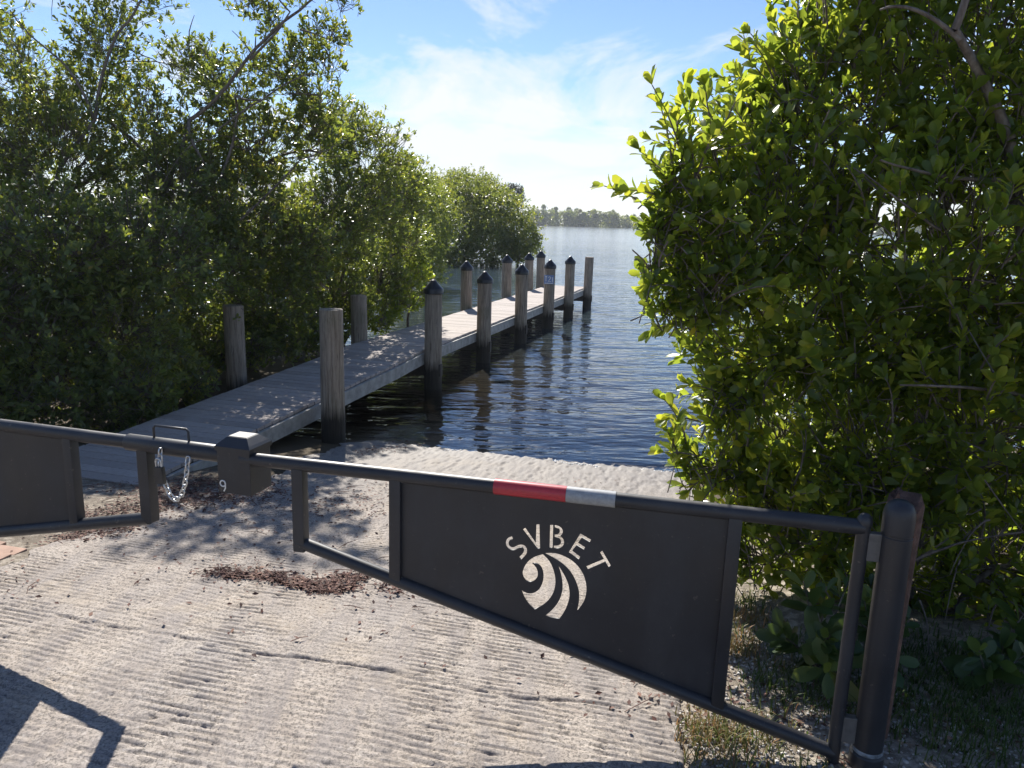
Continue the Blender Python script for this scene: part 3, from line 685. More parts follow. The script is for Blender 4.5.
def tree(name, label, cat, base, blobs, dens, lsize, mat, seed, group=None, nl=8, trunks=3, trunk_r=.06, simple=False, twigs=True, gap=.42, shoots=(), core=.35, up=.55, bare=0, flat=.9, zmin=-.5, limbs=(), nshoot=0, thin=1.0, spread=(.5, 1.35)):
    rs = np.random.RandomState(seed)
    root = empty(name, tuple(base)); tag(root, label, cat, group); base = np.array(base, float)
    C, A, I = [], [], []
    BL = np.array([b[:3] for b in blobs]); BR = np.array([b[3] for b in blobs])
    for i, bl in enumerate(blobs):
        c = np.array(bl[:3]); r = bl[3]; dd_ = bl[4] if len(bl) > 4 else 1
        n = int(dens * dd_ * 4 * math.pi * r * r)
        d = unit(rs.normal(size=(n, 3)))
        rr = r * (core + (1 - core) * rs.rand(n) ** .45) * (1 + .28 * rs.normal(size=n) * .5)
        p = c + d * rr[:, None] * np.array([1, thin, flat])
        # lumps and gaps
        q = p / max(.45 * r, .16)
        g = vnoise(q[:, 0] + q[:, 2] * .6 + 31, q[:, 1] - q[:, 2] * .8 + 57, seed % 7 + 100) * .6 + vnoise(q[:, 2] * 1.3 + 11, q[:, 0] * 1.3 - q[:, 1] + 40, seed % 5 + 120) * .4
        ok = (g > gap - .05 * rs.rand(n)) & (p[:, 2] > zmin)
        # thin out what lies deep inside another blob
        dist = np.linalg.norm(p[:, None, :] - BL[None], axis=2) / BR[None]; dist[:, i] = 9
        ok &= (dist.min(1) > .55) | (rs.rand(n) < .35)
        p = p[ok]; d = d[ok]
        C.append(p); A.append(unit(d * .55 + np.array([0, 0, up]) + rs.normal(size=p.shape) * .38)); I.append(np.full(len(p), i))
    C = np.concatenate(C); A = np.concatenate(A); I = np.concatenate(I)
    patch = vnoise(C[:, 0] * 2.2 / (1 + lsize * 4) + 7, C[:, 2] * 2.2 / (1 + lsize * 4) + C[:, 1], 140)
    parts = [rosettes(rs, C, A, nl, lsize, simple=simple, spread=spread, bias=np.clip(.55 * rs.rand(len(C)) + .6 * patch - .1, 0, 1))]
    shoots = list(shoots)
    for _ in range(nshoot):
        bl = blobs[rs.choice(len(blobs), p=BR ** 2 / (BR ** 2).sum())]; d = unit(rs.normal(size=3) + np.array([-.25, -.35, .25])); st = np.array(bl[:3]) + d * bl[3] * rs.uniform(.6, .95) * np.array([1, thin, flat])
        e = st + unit(d * .6 + np.array([0, 0, .75]) + rs.normal(size=3) * .35) * rs.uniform(.18, .42)
        if e[2] < zmin + .9 or (e[0] / e[1] < .19 and e[2] < 2.35): continue
        shoots.append(bez(st, e, .03, 8, rs, .10))
    for pts in shoots: parts.append(shoot(rs, pts, lsize * rs.uniform(.75, 1.2)))
    P, Ld, Nd, S, T = [np.concatenate(x) for x in zip(*parts)]
    loc = np.array(root.location)
    me = leaves_mesh('crown', P - loc, Ld, Nd, S, T, simple); link('crown', me, mat, root)
    # limbs
    segs = []; feet = [base + np.array([rs.uniform(-.35, .35), rs.uniform(-.35, .35), -.1]) for _ in range(trunks)]
    nodes = [(f, 1.0) for f in feet]; order = sorted(range(len(blobs)), key=lambda i: np.linalg.norm(BL[i] - base))
    for i in order:
        c = BL[i] - np.array([0, 0, .35 * BR[i]])
        cost = [np.linalg.norm(c - q) * (1 if k >= trunks else 1.25) + (3 if q[2] > c[2] + .3 else 0) for k, (q, _) in enumerate(nodes)]
        k = int(np.argmin(cost)); f, th = nodes[k]
        p = bez(f, c, .12 * np.linalg.norm(c - f), 10, rs, .16)
        r0 = trunk_r * th * rs.uniform(.8, 1.0); segs.append((p - loc, np.linspace(r0, r0 * .6, 10))); nodes.append((c, th * .62))
        for _ in range(7 if twigs else 2):
            e = c + unit(rs.normal(size=3) + np.array([0, 0, .5])) * BR[i] * rs.uniform(.6, .95); st = p[rs.randint(7, 10)]
            segs.append((bez(st, e, .05, 6, rs, .18) - loc, np.linspace(max(r0 * .35, .006), .004, 6)))
    if twigs:
        for k in range(0, len(C), 1):
            c = C[k]; h = BL[I[k]]; st = c - A[k] * lsize * rs.uniform(1.5, 3) + (h - c) * rs.uniform(.15, .45)
            segs.append((np.array([st, (st + c) / 2 + rs.normal(size=3) * .02, c]) - loc, [.0045, .0035, .002]))
    for pts, r0, r1 in limbs: segs.append((np.asarray(pts) - loc, np.linspace(r0, r1, len(pts))))
    for pts in shoots: segs.append((np.asarray(pts) - loc, np.linspace(.008, .003, len(pts))))
    for _ in range(bare):
        bl = blobs[rs.randint(len(blobs))]; c = np.array(bl[:3]); d = unit(rs.normal(size=3) + np.array([0, 0, .8]))
        segs.append((bez(c, c + d * bl[3] * rs.uniform(1.0, 1.35), .05, 8, rs, .15) - loc, np.linspace(.014, .004, 8)))
    tm = twig_mesh(segs); tm.polygons.foreach_set('use_smooth', [True] * len(tm.polygons)); link('trunk', tm, M['bark'], root)
    return root
def BLB(lst): return [(*at(a, b_, c), r, *x) for a, b_, c, r, *x in lst]
def gbase(px, Yd):
    x = (px - 512) / FPX * Yd; return (x, Yd, float(ground_z(x, Yd)))

# --- the big leafy tree at the right
rs0 = np.random.RandomState(3)
def sh(a, b_, sag=.05, k=9): return bez(at(*a), at(*b_), sag, k, rs0, .06)
R_shoots = [sh((690, 210, 4.15), (652, 85, 4.0)), sh((700, 220, 4.1), (690, 100, 4.05)), sh((715, 200, 4.2), (668, 130, 4.0)), sh((660, 215, 4.05), (604, 186, 4.0), .03, 7), sh((800, 120, 4.7), (742, 52, 4.6)), sh((760, 130, 4.6), (738, 75, 4.6)),
            sh((800, 90, 4.7), (775, 22, 4.6)), sh((690, 280, 4.1), (652, 268, 4.0)), sh((680, 240, 4.1), (640, 222, 4.05)), sh((720, 430, 4.3), (668, 418, 4.2)), sh((720, 470, 4.2), (664, 452, 4.1)), sh((700, 180, 4.1), (652, 140, 4.05)), sh((760, 190, 4.3), (735, 110, 4.3)), sh((730, 460, 4.2), (690, 490, 4.1)),
            sh((840, 40, 4.9), (822, 14, 4.8)), sh((700, 210, 4.15), (675, 70 + 50, 4.1)), sh((690, 200, 4.1), (640, 150, 4.0)), sh((680, 210, 4.1), (630, 130 + 60, 4.0), .04), sh((720, 180, 4.2), (705, 85, 4.1)), sh((675, 190, 4.05), (660, 105, 4.0)),
            sh((780, 100, 4.7), (755, 45, 4.6)), sh((690, 300, 4.1), (650, 287, 4.0)), sh((700, 320, 4.15), (655, 330, 4.1)), sh((730, 400, 4.3), (690, 385, 4.2)), sh((740, 180, 4.3), (722, 130, 4.25)), sh((830, 60, 4.9), (800, 20, 4.8))]
R_limbs = [(bez(at(1010, 140, 4.0), at(955, 30, 3.95), .0, 10, rs0, .10), .030, .020), (bez(at(955, 30, 3.95), at(985, -60, 4.0), .0, 8, rs0, .08), .020, .014), (bez(at(1060, 330, 4.1), at(1010, 140, 4.0), .0, 10, rs0, .08), .045, .030), (bez(at(960, 40, 3.95), at(880, 10, 4.1), .05, 9, rs0, .1), .014, .006),
           (bez(at(1000, 180, 3.9), at(880, 160, 3.8), .05, 9, rs0, .1), .014, .005), (bez(at(940, 230, 3.8), at(860, 170, 3.75), .03, 9, rs0, .1), .010, .004), (bez(at(1040, 400, 3.9), at(900, 385, 3.7), .05, 9, rs0, .1), .014, .005)]
tree('buttonwood_tree', 'big glossy bright green tree with obovate leaves, behind the gate at right', 'tree', (2.7, 4.7, float(ground_z(2.7, 4.7))),
     BLB([(690, 175, 4.1, .17, .8), (662, 225, 4.05, .14, .8), (672, 165, 4.05, .12, .6), (650, 260, 4.0, .10, .7), (715, 150, 4.3, .12, .5), (668, 290, 4.1, .14), (830, 130, 4.7, .66), (900, 80, 4.7, .75, .6), (990, 60, 4.5, .8, .55), (780, 205, 4.4, .50), (722, 240, 4.2, .36), (688, 215, 4.1, .22), (765, 310, 4.4, .52), (702, 285, 4.15, .27), (860, 300, 4.3, .7), (960, 250, 4.1, .7, .75),
          (1000, 400, 4.0, .6), (880, 430, 4.2, .6), (785, 420, 4.4, .48), (735, 385, 4.35, .24), (722, 455, 4.25, .26), (700, 458, 4.2, .17), (800, 510, 4.2, .42), (900, 540, 4.1, .5), (1000, 540, 4.0, .45),
          (835, 75, 5.0, .42), (790, 110, 4.8, .30), (1070, 150, 4.3, .9, .6), (1090, 350, 4.1, .9), (910, -5, 4.8, .5, .5), (1000, -20, 4.6, .55, .5), (760, 545, 4.2, .28), (950, 620, 4.0, .35), (1100, 560, 4.1, .7), (850, 600, 4.1, .3)]),
     74, .098, M['leaf_r'], 11, trunks=4, trunk_r=.055, gap=.385, nshoot=680, shoots=R_shoots, core=.55, nl=8, thin=.58, up=.8, spread=(.3, 1.2), limbs=R_limbs)

tree('shrub', 'added dark shrub that deepens the shade behind the big glossy tree at right', 'shrub', (3.4, 6.3, -.25),  # added filler shrub, darkens what shows through the tree's leaves
     BLB([(790, 470, 6.0, .40), (860, 455, 6.0, .55), (940, 450, 5.8, .55), (1020, 440, 5.6, .6), (830, 510, 5.6, .35), (900, 520, 5.4, .40), (980, 520, 5.2, .42), (1050, 520, 5.2, .5), (760, 500, 5.8, .26), (880, 400, 6.2, .5), (980, 380, 6.2, .6), (800, 420, 6.3, .4), (790, 330, 6.0, .45), (880, 310, 6.0, .6), (980, 290, 6.0, .7), (740, 400, 6.0, .25), (760, 250, 5.8, .3)]),
     60, .09, M['leaf_l'], 12, None, trunks=5, trunk_r=.03, gap=.27, core=.35, twigs=False, zmin=-.3)
# --- mangroves along the left bank
def arch(r0, *ps):
    q = [at(*p) for p in ps]; out = []
    for a, b_ in zip(q, q[1:]): out += list(bez(a, b_, .10, 8, rs0, .16))[(1 if out else 0):]
    return (np.array(out), r0, r0 * .3)
L_limbs = [arch(.035, (150, 230, 10.8), (190, 120, 10.8), (235, 75, 10.8), (300, 10, 10.6), (335, -12, 10.6)), arch(.025, (190, 120, 10.8), (205, 165, 10.4), (185, 200, 10.2)), arch(.022, (220, 180, 10.6), (235, 95, 10.5), (262, 100, 10.4), (318, 75, 10.4)),
           arch(.018, (250, 60, 10.7), (290, 12, 10.6), (252, -15, 10.6)), arch(.014, (262, 100, 10.4), (210, 140, 10.2), (160, 190, 10.0)), arch(.03, (80, 260, 10), (95, 120, 10.4), (130, 20, 10.6), (150, -40, 10.8)), arch(.02, (95, 120, 10.4), (60, 60, 10.4), (10, 10, 10.4)),
           arch(.012, (300, 30, 10.6), (330, 40, 10.5), (345, 25, 10.5)), arch(.016, (240, 220, 10.3), (300, 160, 10.3), (345, 140, 11))]
LG = 'mangroves along the left bank'
tree('mangrove_tree', 'tall open crowned mangrove at far left, sky showing through its top', 'tree', (-6.6, 11.2, -.4),
     BLB([(20, 70, 11.0, .85, .7), (110, 45, 11.5, .75, .7), (60, 165, 10.6, 1.1), (150, 135, 11.0, .9, .85), (-70, 160, 11, 1.5), (-60, 20, 12, 1.2, .6), (40, -50, 12, .9, .6), (140, -20, 12, .6, .6), (90, 110, 11.4, .7, .8), (190, 60, 12, .5, .7), (0, 130, 11.4, .9)]),
     75, .088, M['leaf_l'], 21, LG, up=.8, spread=(.35, 1.15), trunks=3, trunk_r=.07, gap=.44, core=.3, bare=10)
tree('mangrove_tree', 'tall leaning mangrove with thin bare branches at its top, behind the dock', 'tree', (-4.1, 12.0, -.42),
     BLB([(235, 100, 11.6, .65, .8), (285, 70, 11.1, .42, .8), (318, 30, 11, .34, .6), (318, 95, 11, .40, .8), (262, 145, 11.2, .75), (215, 70, 12, .45, .7), (270, 20, 11.4, .30, .5), (320, 140, 11.6, .5, .8), (330, 62, 11.0, .25, .7), (200, 145, 11.6, .7), (300, -20, 11.2, .35, .6), (255, 60, 11.5, .40, .7), (300, 50, 11, .34, .7), (335, 30, 11, .26, .6), (250, -10, 11.3, .4, .6), (345, -10, 11, .3, .5), (310, 120, 11.2, .45, .8)]),
     78, .085, M['leaf_l'], 22, LG, limbs=L_limbs, up=.8, spread=(.35, 1.15), trunks=2, trunk_r=.065, gap=.44, core=.25, bare=16)
tree('mangrove_tree', 'rounded bright green mangrove leaning over the middle of the dock', 'tree', (-3.6, 15.0, -.45),
     BLB([(368, 155, 14, .85), (350, 205, 13.5, 1.0), (392, 205, 15.2, .75), (318, 225, 12.8, .95), (335, 285, 13.4, .75), (405, 240, 15.8, .6), (380, 280, 15, .6), (345, 130, 13.5, .6), (405, 178, 16, .6)]),
     75, .085, M['leaf_l'], 23, LG, up=.8, spread=(.35, 1.15), trunks=3, trunk_r=.06, gap=.38)
tree('mangrove_tree', 'dense dark mangrove thicket at far left beside the near end of the dock', 'tree', (-6.0, 9.0, -.40),
     BLB([(50, 260, 8.7, 1.0), (140, 255, 9.2, .95), (30, 345, 8.2, .85), (115, 335, 8.7, .80), (-70, 310, 8, 1.2), (60, 395, 7.9, .55), (130, 385, 8.3, .5), (0, 405, 7.6, .6), (-70, 420, 7.4, .8)]),
     78, .088, M['leaf_l'], 24, LG, trunks=4, trunk_r=.05, gap=.36, core=.4)
tree('mangrove_tree', 'dense dark mangrove behind the flat topped post on the left of the dock', 'tree', (-4.6, 10.9, -.42),
     BLB([(205, 265, 10.6, .85), (190, 335, 10.4, .6), (245, 205, 11.2, .9), (270, 300, 11.6, .75), (285, 245, 11.8, .85), (212, 345, 11, .5), (180, 200, 10.6, .9), (310, 320, 12.6, .5), (160, 360, 9.4, .5), (250, 340, 11.4, .45)]),
     78, .086, M['leaf_l'], 25, LG, trunks=4, trunk_r=.05, gap=.37, core=.4)
tree('mangrove_shrub', 'small bright yellow green mangrove shrub beside the dock near its nearest capped pile', 'shrub', (-2.2, 16.6, -.6),
     BLB([(408, 275, 15.6, .42), (420, 268, 16, .28), (395, 300, 15.2, .4), (414, 300, 15.6, .25), (380, 318, 14.6, .35), (425, 290, 15.9, .15)]),
     60, .095, M['leaf_r'], 26, LG, trunks=2, trunk_r=.035, gap=.30, core=.4)

tree('mangrove_shrub', 'low dense mangrove thicket added to darken the gaps behind the left bank trees', 'shrub', (-6.2, 13.5, -.5),  # extra thicket added for darkness behind the see-through crowns
     BLB([(60, 330, 11.5, .9), (140, 320, 12, .9), (210, 310, 12.5, .9), (270, 300, 13.5, .8), (320, 290, 15, .8), (360, 280, 16.5, .8), (20, 270, 12, 1.0), (110, 250, 13, 1.0), (200, 240, 13.5, 1.0), (-40, 340, 10, 1), (290, 250, 15, .9), (350, 235, 17, .9), (390, 285, 18.5, .6), (395, 240, 19, .8)]),
     44, .115, M['leaf_l'], 27, LG, trunks=4, trunk_r=.05, gap=.22, core=.3, twigs=False, zmin=-.55)
tree('mangrove_shrub', 'low mangrove skirt hanging beside the flat topped posts at the left edge of the dock', 'shrub', (-4.5, 9.8, -.4),
     BLB([(255, 345, 11.0, .30), (285, 335, 11.6, .38), (190, 378, 9.5, .36), (222, 350, 10.9, .36), (150, 395, 8.7, .38), (305, 335, 12.3, .38), (110, 412, 8.2, .36), (335, 325, 13.4, .4), (250, 320, 11.6, .5), (350, 300, 13.8, .5)]),
     70, .085, M['leaf_l'], 28, LG, trunks=4, trunk_r=.03, gap=.26, core=.35, zmin=-.4)
# --- the point of mangroves beyond the dock
PG = 'mangroves on the point beyond the dock'
kw = dict(nl=7, simple=True, twigs=False, trunks=3, trunk_r=.09, core=.5, zmin=-.62)
tree('mangrove_tree', 'mangrove at the tip of the point, low and rounded, right above the dock piles', 'tree', (0.2, 47.5, -.7),
     BLB([(505, 222, 47, 1.9), (524, 238, 46, 1.15), (490, 240, 46, 1.6), (510, 245, 46, 1.0), (495, 205, 49, 1.5), (532, 245, 46.5, .6), (500, 256, 46, .9), (520, 253, 46, .7), (480, 254, 46, 1.0)]), 22, .20, M['leaf_far'], 31, PG, gap=.30, **kw)
tree('mangrove_tree', 'broad mangrove in the middle of the point, tallest of the clump beyond the dock', 'tree', (-3.2, 49, -.7),
     BLB([(470, 212, 49, 2.3), (455, 235, 47, 2.0), (468, 190, 52, 1.6), (440, 205, 50, 2.2), (486, 195, 51, 1.4), (455, 188, 52, 1.2), (460, 258, 45.5, .9), (440, 256, 46, 1.0)]), 22, .20, M['leaf_far'], 32, PG, gap=.32, **kw)
tree('mangrove_tree', 'bright mangrove between the dock trees and the point across the cove', 'tree', (-3.6, 31, -.62),
     BLB([(425, 222, 31, 1.5), (405, 195, 30, 1.5), (418, 250, 30, .9), (385, 215, 29, 1.7), (432, 200, 33, 1.0), (395, 250, 28, 1.1), (430, 268, 30, .7), (412, 270, 29, .8)]), 30, .15, M['leaf_far'], 33, PG, gap=.32, **kw)
tree('mangrove_tree', 'mangrove with a tuft above the rest, behind the middle of the point', 'tree', (-5.5, 62, -.6),
     BLB([(458, 184, 62, 1.0), (452, 178, 63, .7), (484, 187, 62, .9), (430, 190, 62, 1.6), (410, 195, 62, 2)]), 20, .22, M['leaf_far'], 34, PG, gap=.36, **kw)
kw.update(trunks=2)
tree('feathery_tree', 'grey feathery thin crowned tree rising behind the mangrove point', 'tree', (0.4, 110, -.6),
     BLB([(513, 195, 110, 1.5, .5), (507, 190, 110, 1.0, .5), (517, 190, 110, 1.0, .5), (514, 200, 110, 1.3, .5), (505, 200, 110, 1.2, .6)]), 9, .42, M['leaf_grey'], 35, None, gap=.40, **kw)

# --- far shore: one mass of trees
rs = np.random.RandomState(50)
Pn = []; An = []; Tn = []
for k in range(1300):
    x = rs.uniform(-330, 420); y = rs.uniform(512, 545); hgt = rs.uniform(6.8, 9.0) * (1.0 + .3 * math.sin(x * .05) + .25 * (vnoise(np.array([x * .08]), np.array([0.]), 9)[0] - .5)); rr = rs.uniform(1.8, 3.6)
    if rs.rand() < .12: hgt *= 1.28; rr *= .6
    n = 95; d = unit(rs.normal(size=(n, 3))); p = np.array([x, y, hgt - rr * .9]) + d * rr * np.array([1, 1, .9]) * (rs.rand(n, 1) ** .4)
    m2 = 85; p2 = np.stack([x + rs.normal(size=m2) * rr * .8, y + rs.normal(size=m2) * rr * .6, rs.uniform(-.6, max(hgt - rr, 1), m2)], 1)
    P_ = np.concatenate([p, p2]); Pn.append(P_); An.append(unit(np.concatenate([d, rs.normal(size=(m2, 3))]) + np.array([0, 0, .5]))); Tn.append(np.clip(rs.uniform(0, .8) + rs.normal(size=len(P_)) * .12, 0, 1))
Pn = np.concatenate(Pn); An = np.concatenate(An); Tn = np.concatenate(Tn)
Ldn = unit(np.cross(An, unit(rs.normal(size=An.shape))))
me = leaves_mesh('far_shore_trees', Pn, Ldn, An, np.full(len(Pn), 1.5) * rs.uniform(.6, 1.3, len(Pn)), Tn, True)
tag(link('far_shore_trees', me, M['leaf_far']), 'low line of distant trees along the far shore of the bay', 'far trees', kind='stuff')

# ------------------------------------------------------------------ small ground cover
def ramp_top(x, y):
    u, v = uv_of(x, y); on = (u > -3.1) & (u < .70)
    return np.where(on, ramp_z(v) + .014, ground_z(x, y) + .004)
def scatter(rs, segs, n, wid):
    out = []
    for (a, b_, k, wd) in segs:
        t = rs.rand(k); p = np.array(a)[None] * (1 - t)[:, None] + np.array(b_)[None] * t[:, None]
        out.append(p + rs.normal(size=p.shape) * wd)
    return np.concatenate(out)
rs = np.random.RandomState(60)
def gp(px, py):                      # pixel to ramp plane
    d = ray(px, py); n = np.array([.114 * .242, .114 * .970, 1.0]); t = np.dot(np.array([0, 2.87, 0]) - CAM, n) / np.dot(d, n); return (CAM + d * t)[:2]
lit = scatter(rs, [(gp(200, 575), gp(250, 575), 200, .05), (gp(225, 578), gp(285, 578), 420, .028), (gp(270, 580), gp(325, 592), 520, .030), (gp(315, 591), gp(350, 590), 480, .035), (gp(330, 584), gp(368, 578), 330, .035), (gp(240, 574), gp(360, 588), 260, .08), (gp(388, 590), gp(400, 595), 90, .05),
    (gp(60, 540), gp(125, 528), 800, .09), (gp(90, 520), gp(190, 500), 1100, .15), (gp(170, 505), gp(260, 490), 1300, .2), (gp(150, 500), gp(215, 478), 700, .12), (gp(200, 480), gp(290, 500), 300, .2), (gp(300, 505), gp(390, 515), 260, .22), (gp(330, 500), gp(390, 490), 160, .25), (gp(100, 490), gp(180, 480), 260, .2),
    (gp(560, 480), gp(640, 490), 20, .2), (gp(20, 590), gp(700, 690), 60, .2), (gp(0, 650), gp(500, 740), 14, .5), (gp(360, 455), gp(400, 448), 130, .08), (gp(395, 442), gp(420, 446), 60, .06), (gp(60, 520), gp(420, 520), 500, .5), (gp(200, 560), gp(400, 600), 160, .25), (gp(690, 690), gp(840, 740), 160, .15), (gp(600, 700), gp(690, 720), 30, .12), (gp(20, 560), gp(10, 600), 40, .1), (gp(760, 690), gp(1000, 740), 200, .3)], 0, 0)
n = len(lit); ang = rs.rand(n) * 6.283
Ld = np.stack([np.cos(ang), np.sin(ang), rs.normal(size=n) * .18], 1); Nd = unit(np.stack([rs.normal(size=n) * .4, rs.normal(size=n) * .4, np.ones(n)], 1))
P = np.stack([lit[:, 0], lit[:, 1], ramp_top(lit[:, 0], lit[:, 1]) + rs.rand(n) * .012 + .002], 1)
S = rs.uniform(.010, .042, n)
me1 = leaves_mesh('leaf_litter', P, Ld, Nd, S, np.clip(rs.normal(.42, .25, n), 0, 1), True)
V = np.empty(len(me1.vertices) * 3); me1.vertices.foreach_get('co', V)
tag(link('leaf_litter', me1, M['litter']), 'reddish brown dry leaves and bits lying on the pale ramp', 'leaf litter', kind='stuff')
# twigs among the litter
segs = []
for k in range(260):
    c = lit[rs.randint(n)]; a = rs.rand() * 6.283; l = rs.uniform(.03, .10); d = np.array([math.cos(a), math.sin(a)]) * l
    z = float(ramp_top(c[0], c[1])) + .008
    segs.append((np.array([[*(c - d), z], [*(c + rs.normal(size=2) * .008), z + .008], [*(c + d), z]]), [.0022, .0026, .0018]))
tm = twig_mesh(segs); tm.name = 'fallen_twigs'; set_tint(tm, rs.rand(len(tm.vertices)) * .6)
tag(link('fallen_twigs', tm, M['litter']), 'thin dark fallen twigs among the dry leaves on the ramp', 'twigs', kind='stuff')

# gravel at the right edge of the ramp
def stones(name, pts, smin, smax, mat, rs):
    ico = bmesh.new(); bmesh.ops.create_icosphere(ico, subdivisions=1, radius=1); iv = np.array([v.co[:] for v in ico.verts]); fi = np.array([[v.index for v in f.verts] for f in ico.faces]); ico.free()
    n = len(pts); sz = rs.uniform(smin, smax, (n, 1, 1)) * np.concatenate([rs.uniform(.7, 1.3, (n, 1, 2)), rs.uniform(.45, .8, (n, 1, 1))], 2)
    V = pts[:, None, :] + (iv[None] * (1 + rs.normal(size=(n, len(iv), 1)) * .16)) * sz
    F = (fi[None] + (np.arange(n) * len(iv))[:, None, None]).reshape(-1, 3)
    me = np_mesh(name, V.reshape(-1, 3), F); set_tint(me, np.repeat(rs.rand(n), len(iv))); return link(name, me, mat)
g = scatter(rs, [(gp(690, 720), gp(850, 745), 900, .16), (gp(735, 660), gp(860, 700), 900, .16), (gp(740, 640), gp(745, 600), 200, .12), (gp(900, 740), gp(1020, 760), 500, .2), (gp(690, 760), gp(830, 790), 600, .15)], 0, 0)
u_, v_ = uv_of(g[:, 0], g[:, 1]); g = g[u_ > .70]
P = np.stack([g[:, 0], g[:, 1], ground_z(g[:, 0], g[:, 1]) + .003], 1)
tag(stones('gravel', P, .0025, .0095, M['gravel'], rs), 'pale crushed shell and gravel beside the concrete ramp', 'gravel', kind='stuff')

# grass and weeds by the gate post
def blades(name, pts, h, rs, tint, mat):
    n = len(pts); ang = rs.rand(n) * 6.283; lean = rs.uniform(.15, 1.0, n); hh = h * rs.uniform(.4, 1.2, n); wd = rs.uniform(.0018, .004, n)
    d = np.stack([np.cos(ang), np.sin(ang)], 1); s_ = np.stack([-d[:, 1], d[:, 0]], 1)
    V = np.zeros((n, 7, 3))
    for i, f in enumerate((0, .4, .75)):
        c = np.concatenate([pts[:, :2] + d * (lean * hh * f * f)[:, None], (pts[:, 2] + hh * f * (1 - .25 * lean * f))[:, None]], 1)
        off = np.concatenate([s_ * (wd * (1 - f * .5))[:, None], np.zeros((n, 1))], 1)
        V[:, 2 * i] = c - off; V[:, 2 * i + 1] = c + off
    V[:, 6] = np.concatenate([pts[:, :2] + d * (lean * hh)[:, None], (pts[:, 2] + hh * (1 - .3 * lean))[:, None]], 1)
    base = np.arange(n) * 7; flat = np.array([0, 1, 3, 2, 2, 3, 5, 4, 4, 5, 6]); F = (base[:, None] + flat).ravel()
    me = np_mesh(name, V.reshape(-1, 3), F, np.tile([4, 4, 3], n)); set_tint(me, np.repeat(tint, 7)); return link(name, me, mat)
g = []; tt = []
def tuft(a, k, wd, t0, t1):
    p = np.array(a)[None] + rs.normal(size=(k, 2)) * wd; g.append(p); tt.append(rs.uniform(t0, t1, k))
for px, py, k, wd, t0, t1 in [(745, 640, 160, .10, .3, 1), (745, 610, 200, .10, .1, .7), (770, 670, 90, .10, .3, .9), (765, 690, 70, .05, 0, .4), (700, 735, 200, .07, .5, 1), (725, 740, 200, .08, .4, 1), (760, 735, 160, .08, .3, 1), (740, 655, 200, .07, .6, 1), (750, 625, 150, .06, .7, 1), (800, 700, 200, .12, 0, .6), (820, 660, 240, .16, 0, .5),
    (950, 730, 800, .2, 0, .5), (1000, 720, 700, .2, 0, .5), (940, 670, 500, .2, 0, .4), (830, 690, 300, .15, 0, .5), (900, 690, 300, .2, 0, .4), (960, 690, 300, .2, 0, .5), (720, 765, 160, .08, .4, 1), (860, 720, 200, .12, 0, .6), (1000, 770, 240, .18, 0, .6), (800, 770, 150, .12, 0, .8)]: tuft(gp(px, py), k, wd, t0, t1)
g = np.concatenate(g); tt = np.concatenate(tt); u_, v_ = uv_of(g[:, 0], g[:, 1]); ok = u_ > .69; g = g[ok]; tt = tt[ok]
P = np.stack([g[:, 0], g[:, 1], ground_z(g[:, 0], g[:, 1]) - .005], 1)
tag(blades('grass', P, .075, rs, tt, M['grass']), 'patchy green and straw coloured grass under the right gate post', 'grass', kind='stuff')

def weed(px, py, Yd, h, label, seed, lsize=.15, ncl=9):
    rs = np.random.RandomState(seed); c = at(px, py, Yd); gz = float(ground_z(c[0], c[1])); root = empty('broad_leaf_weed', (c[0], c[1], gz)); tag(root, label, 'weed', 'broad leaved weeds under the tree')
    segs = []; C = []; A = []
    for k in range(ncl):
        d = unit(np.array([rs.normal() * .55, rs.normal() * .55 - .25, 1.0])); e = d * h * rs.uniform(.55, 1.15)
        p = bez((0, 0, 0), e, 0, 5, rs, .06); segs.append((p, np.linspace(.005, .003, 5))); C.append(e); A.append(d)
        C.append(p[3]); A.append(unit(d + rs.normal(size=3) * .3))
    parts = rosettes(rs, np.array(C), np.array(A), 6, lsize, spread=(.6, 1.25))
    me = leaves_mesh('foliage', parts[0], parts[1], parts[2], parts[3], parts[4]); link('foliage', me, M['weed'], root)
    link('stem', twig_mesh(segs), M['bark'], root)
weed(815, 660, 3.35, .42, 'broad leaved dark green weed seen through the open gate frame', 71)
weed(990, 680, 3.2, .36, 'broad leaved dark green weed at the right of the gate post', 72, .13)
weed(870, 640, 3.6, .35, 'broad leaved dark green weed just behind the gate post', 73, .12)

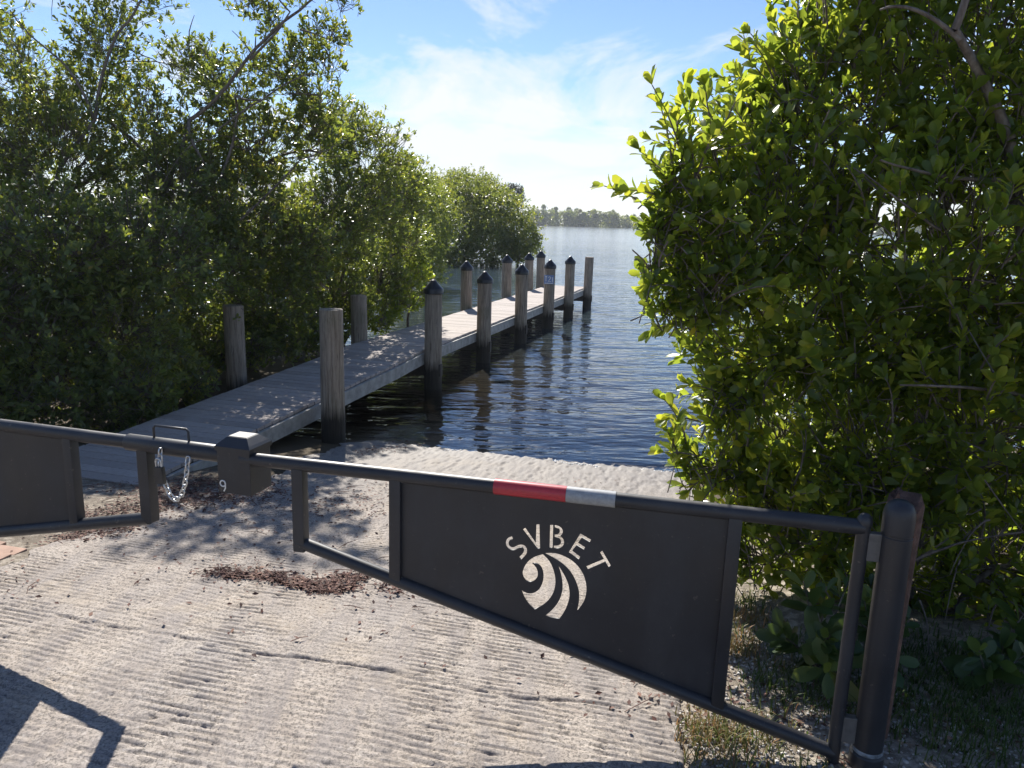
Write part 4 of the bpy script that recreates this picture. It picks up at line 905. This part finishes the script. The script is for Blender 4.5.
# old reddish timber post just behind the gate post
op = at(890, 600, 2.78); oz = float(ground_z(op[0], op[1]))
po = MB().tube([(0, 0, -.3), (.004, .004, .4), (.012, .008, .7), (.014, .01, .975), (.014, .01, 1.005)], [.060, .060, .060, .066, .048], 14)
for v in po.bm.verts:
    if v.co.z > .85: v.co.z += rnd.uniform(-.03, .03)
o = po.build('timber_post', M['rust'], None, 40); o.location = (op[0], op[1], oz); tag(o, 'old weathered reddish timber post with ragged top, hidden behind the black gate post', 'post')

# dry bare branches under the tree
rs = np.random.RandomState(81)
def br(a, b_, r): return (bez(at(*a), at(*b_), .05, 9, rs, .10), np.linspace(r, r * .35, 9))
segs = [br((915, 560, 3.5), (1000, 535, 3.5), .010), br((1000, 535, 3.5), (1060, 530, 3.4), .008), br((960, 560, 3.5), (945, 620, 3.45), .006), br((990, 520, 3.5), (950, 575, 3.45), .006), br((985, 480, 3.6), (1030, 540, 3.4), .006), br((940, 660, 3.3), (955, 720, 3.2), .006), br((920, 600, 3.5), (925, 690, 3.4), .006), br((1000, 600, 3.4), (985, 690, 3.3), .006)]
tag(link('dry_branch', twig_mesh(segs), M['bark']), 'bare grey dry branches low under the right tree by the gate post', 'branch')

# broken line of foam at the ramp, its white bits also standing in for glints
rs = np.random.RandomState(90); pts = []
for k in range(260):
    u = rs.uniform(-2.1, .72); wv = 5.27 + .05 * math.sin(u * 5) + .03 * math.sin(u * 13 + 1) + rs.normal() * .018
    if vnoise(np.array([u * 3.0]), np.array([4.]), 91)[0] < .42: continue
    x, y = xy_of(u, wv); pts.append((x, y, WL + .006))
pts = np.array(pts)
o = stones('foam', pts, .004, .015, M['foam'], rs); o.data.attributes.remove(o.data.attributes['tint'])
tag(o, 'broken line of white bits for foam and glints where the water laps the concrete ramp', 'foam', kind='stuff')

# ------------------------------------------------------------------ air over the bay
hm = bpy.data.materials.new('haze'); hm.use_nodes = True; hn = hm.node_tree; hn.nodes.remove(hn.nodes['Principled BSDF'])
pv = N(hn, 'ShaderNodeVolumePrincipled'); pv.inputs['Color'].default_value = (.86, .92, 1, 1); pv.inputs['Density'].default_value = .00030; pv.inputs['Anisotropy'].default_value = .2
L(hn, pv.outputs[0], hn.nodes['Material Output'].inputs['Volume'])
hb = MB(); hb.box((0, 640, 9.0), (3400, 1500, 28.0))
tag(hb.build('haze', hm), kind='stuff')
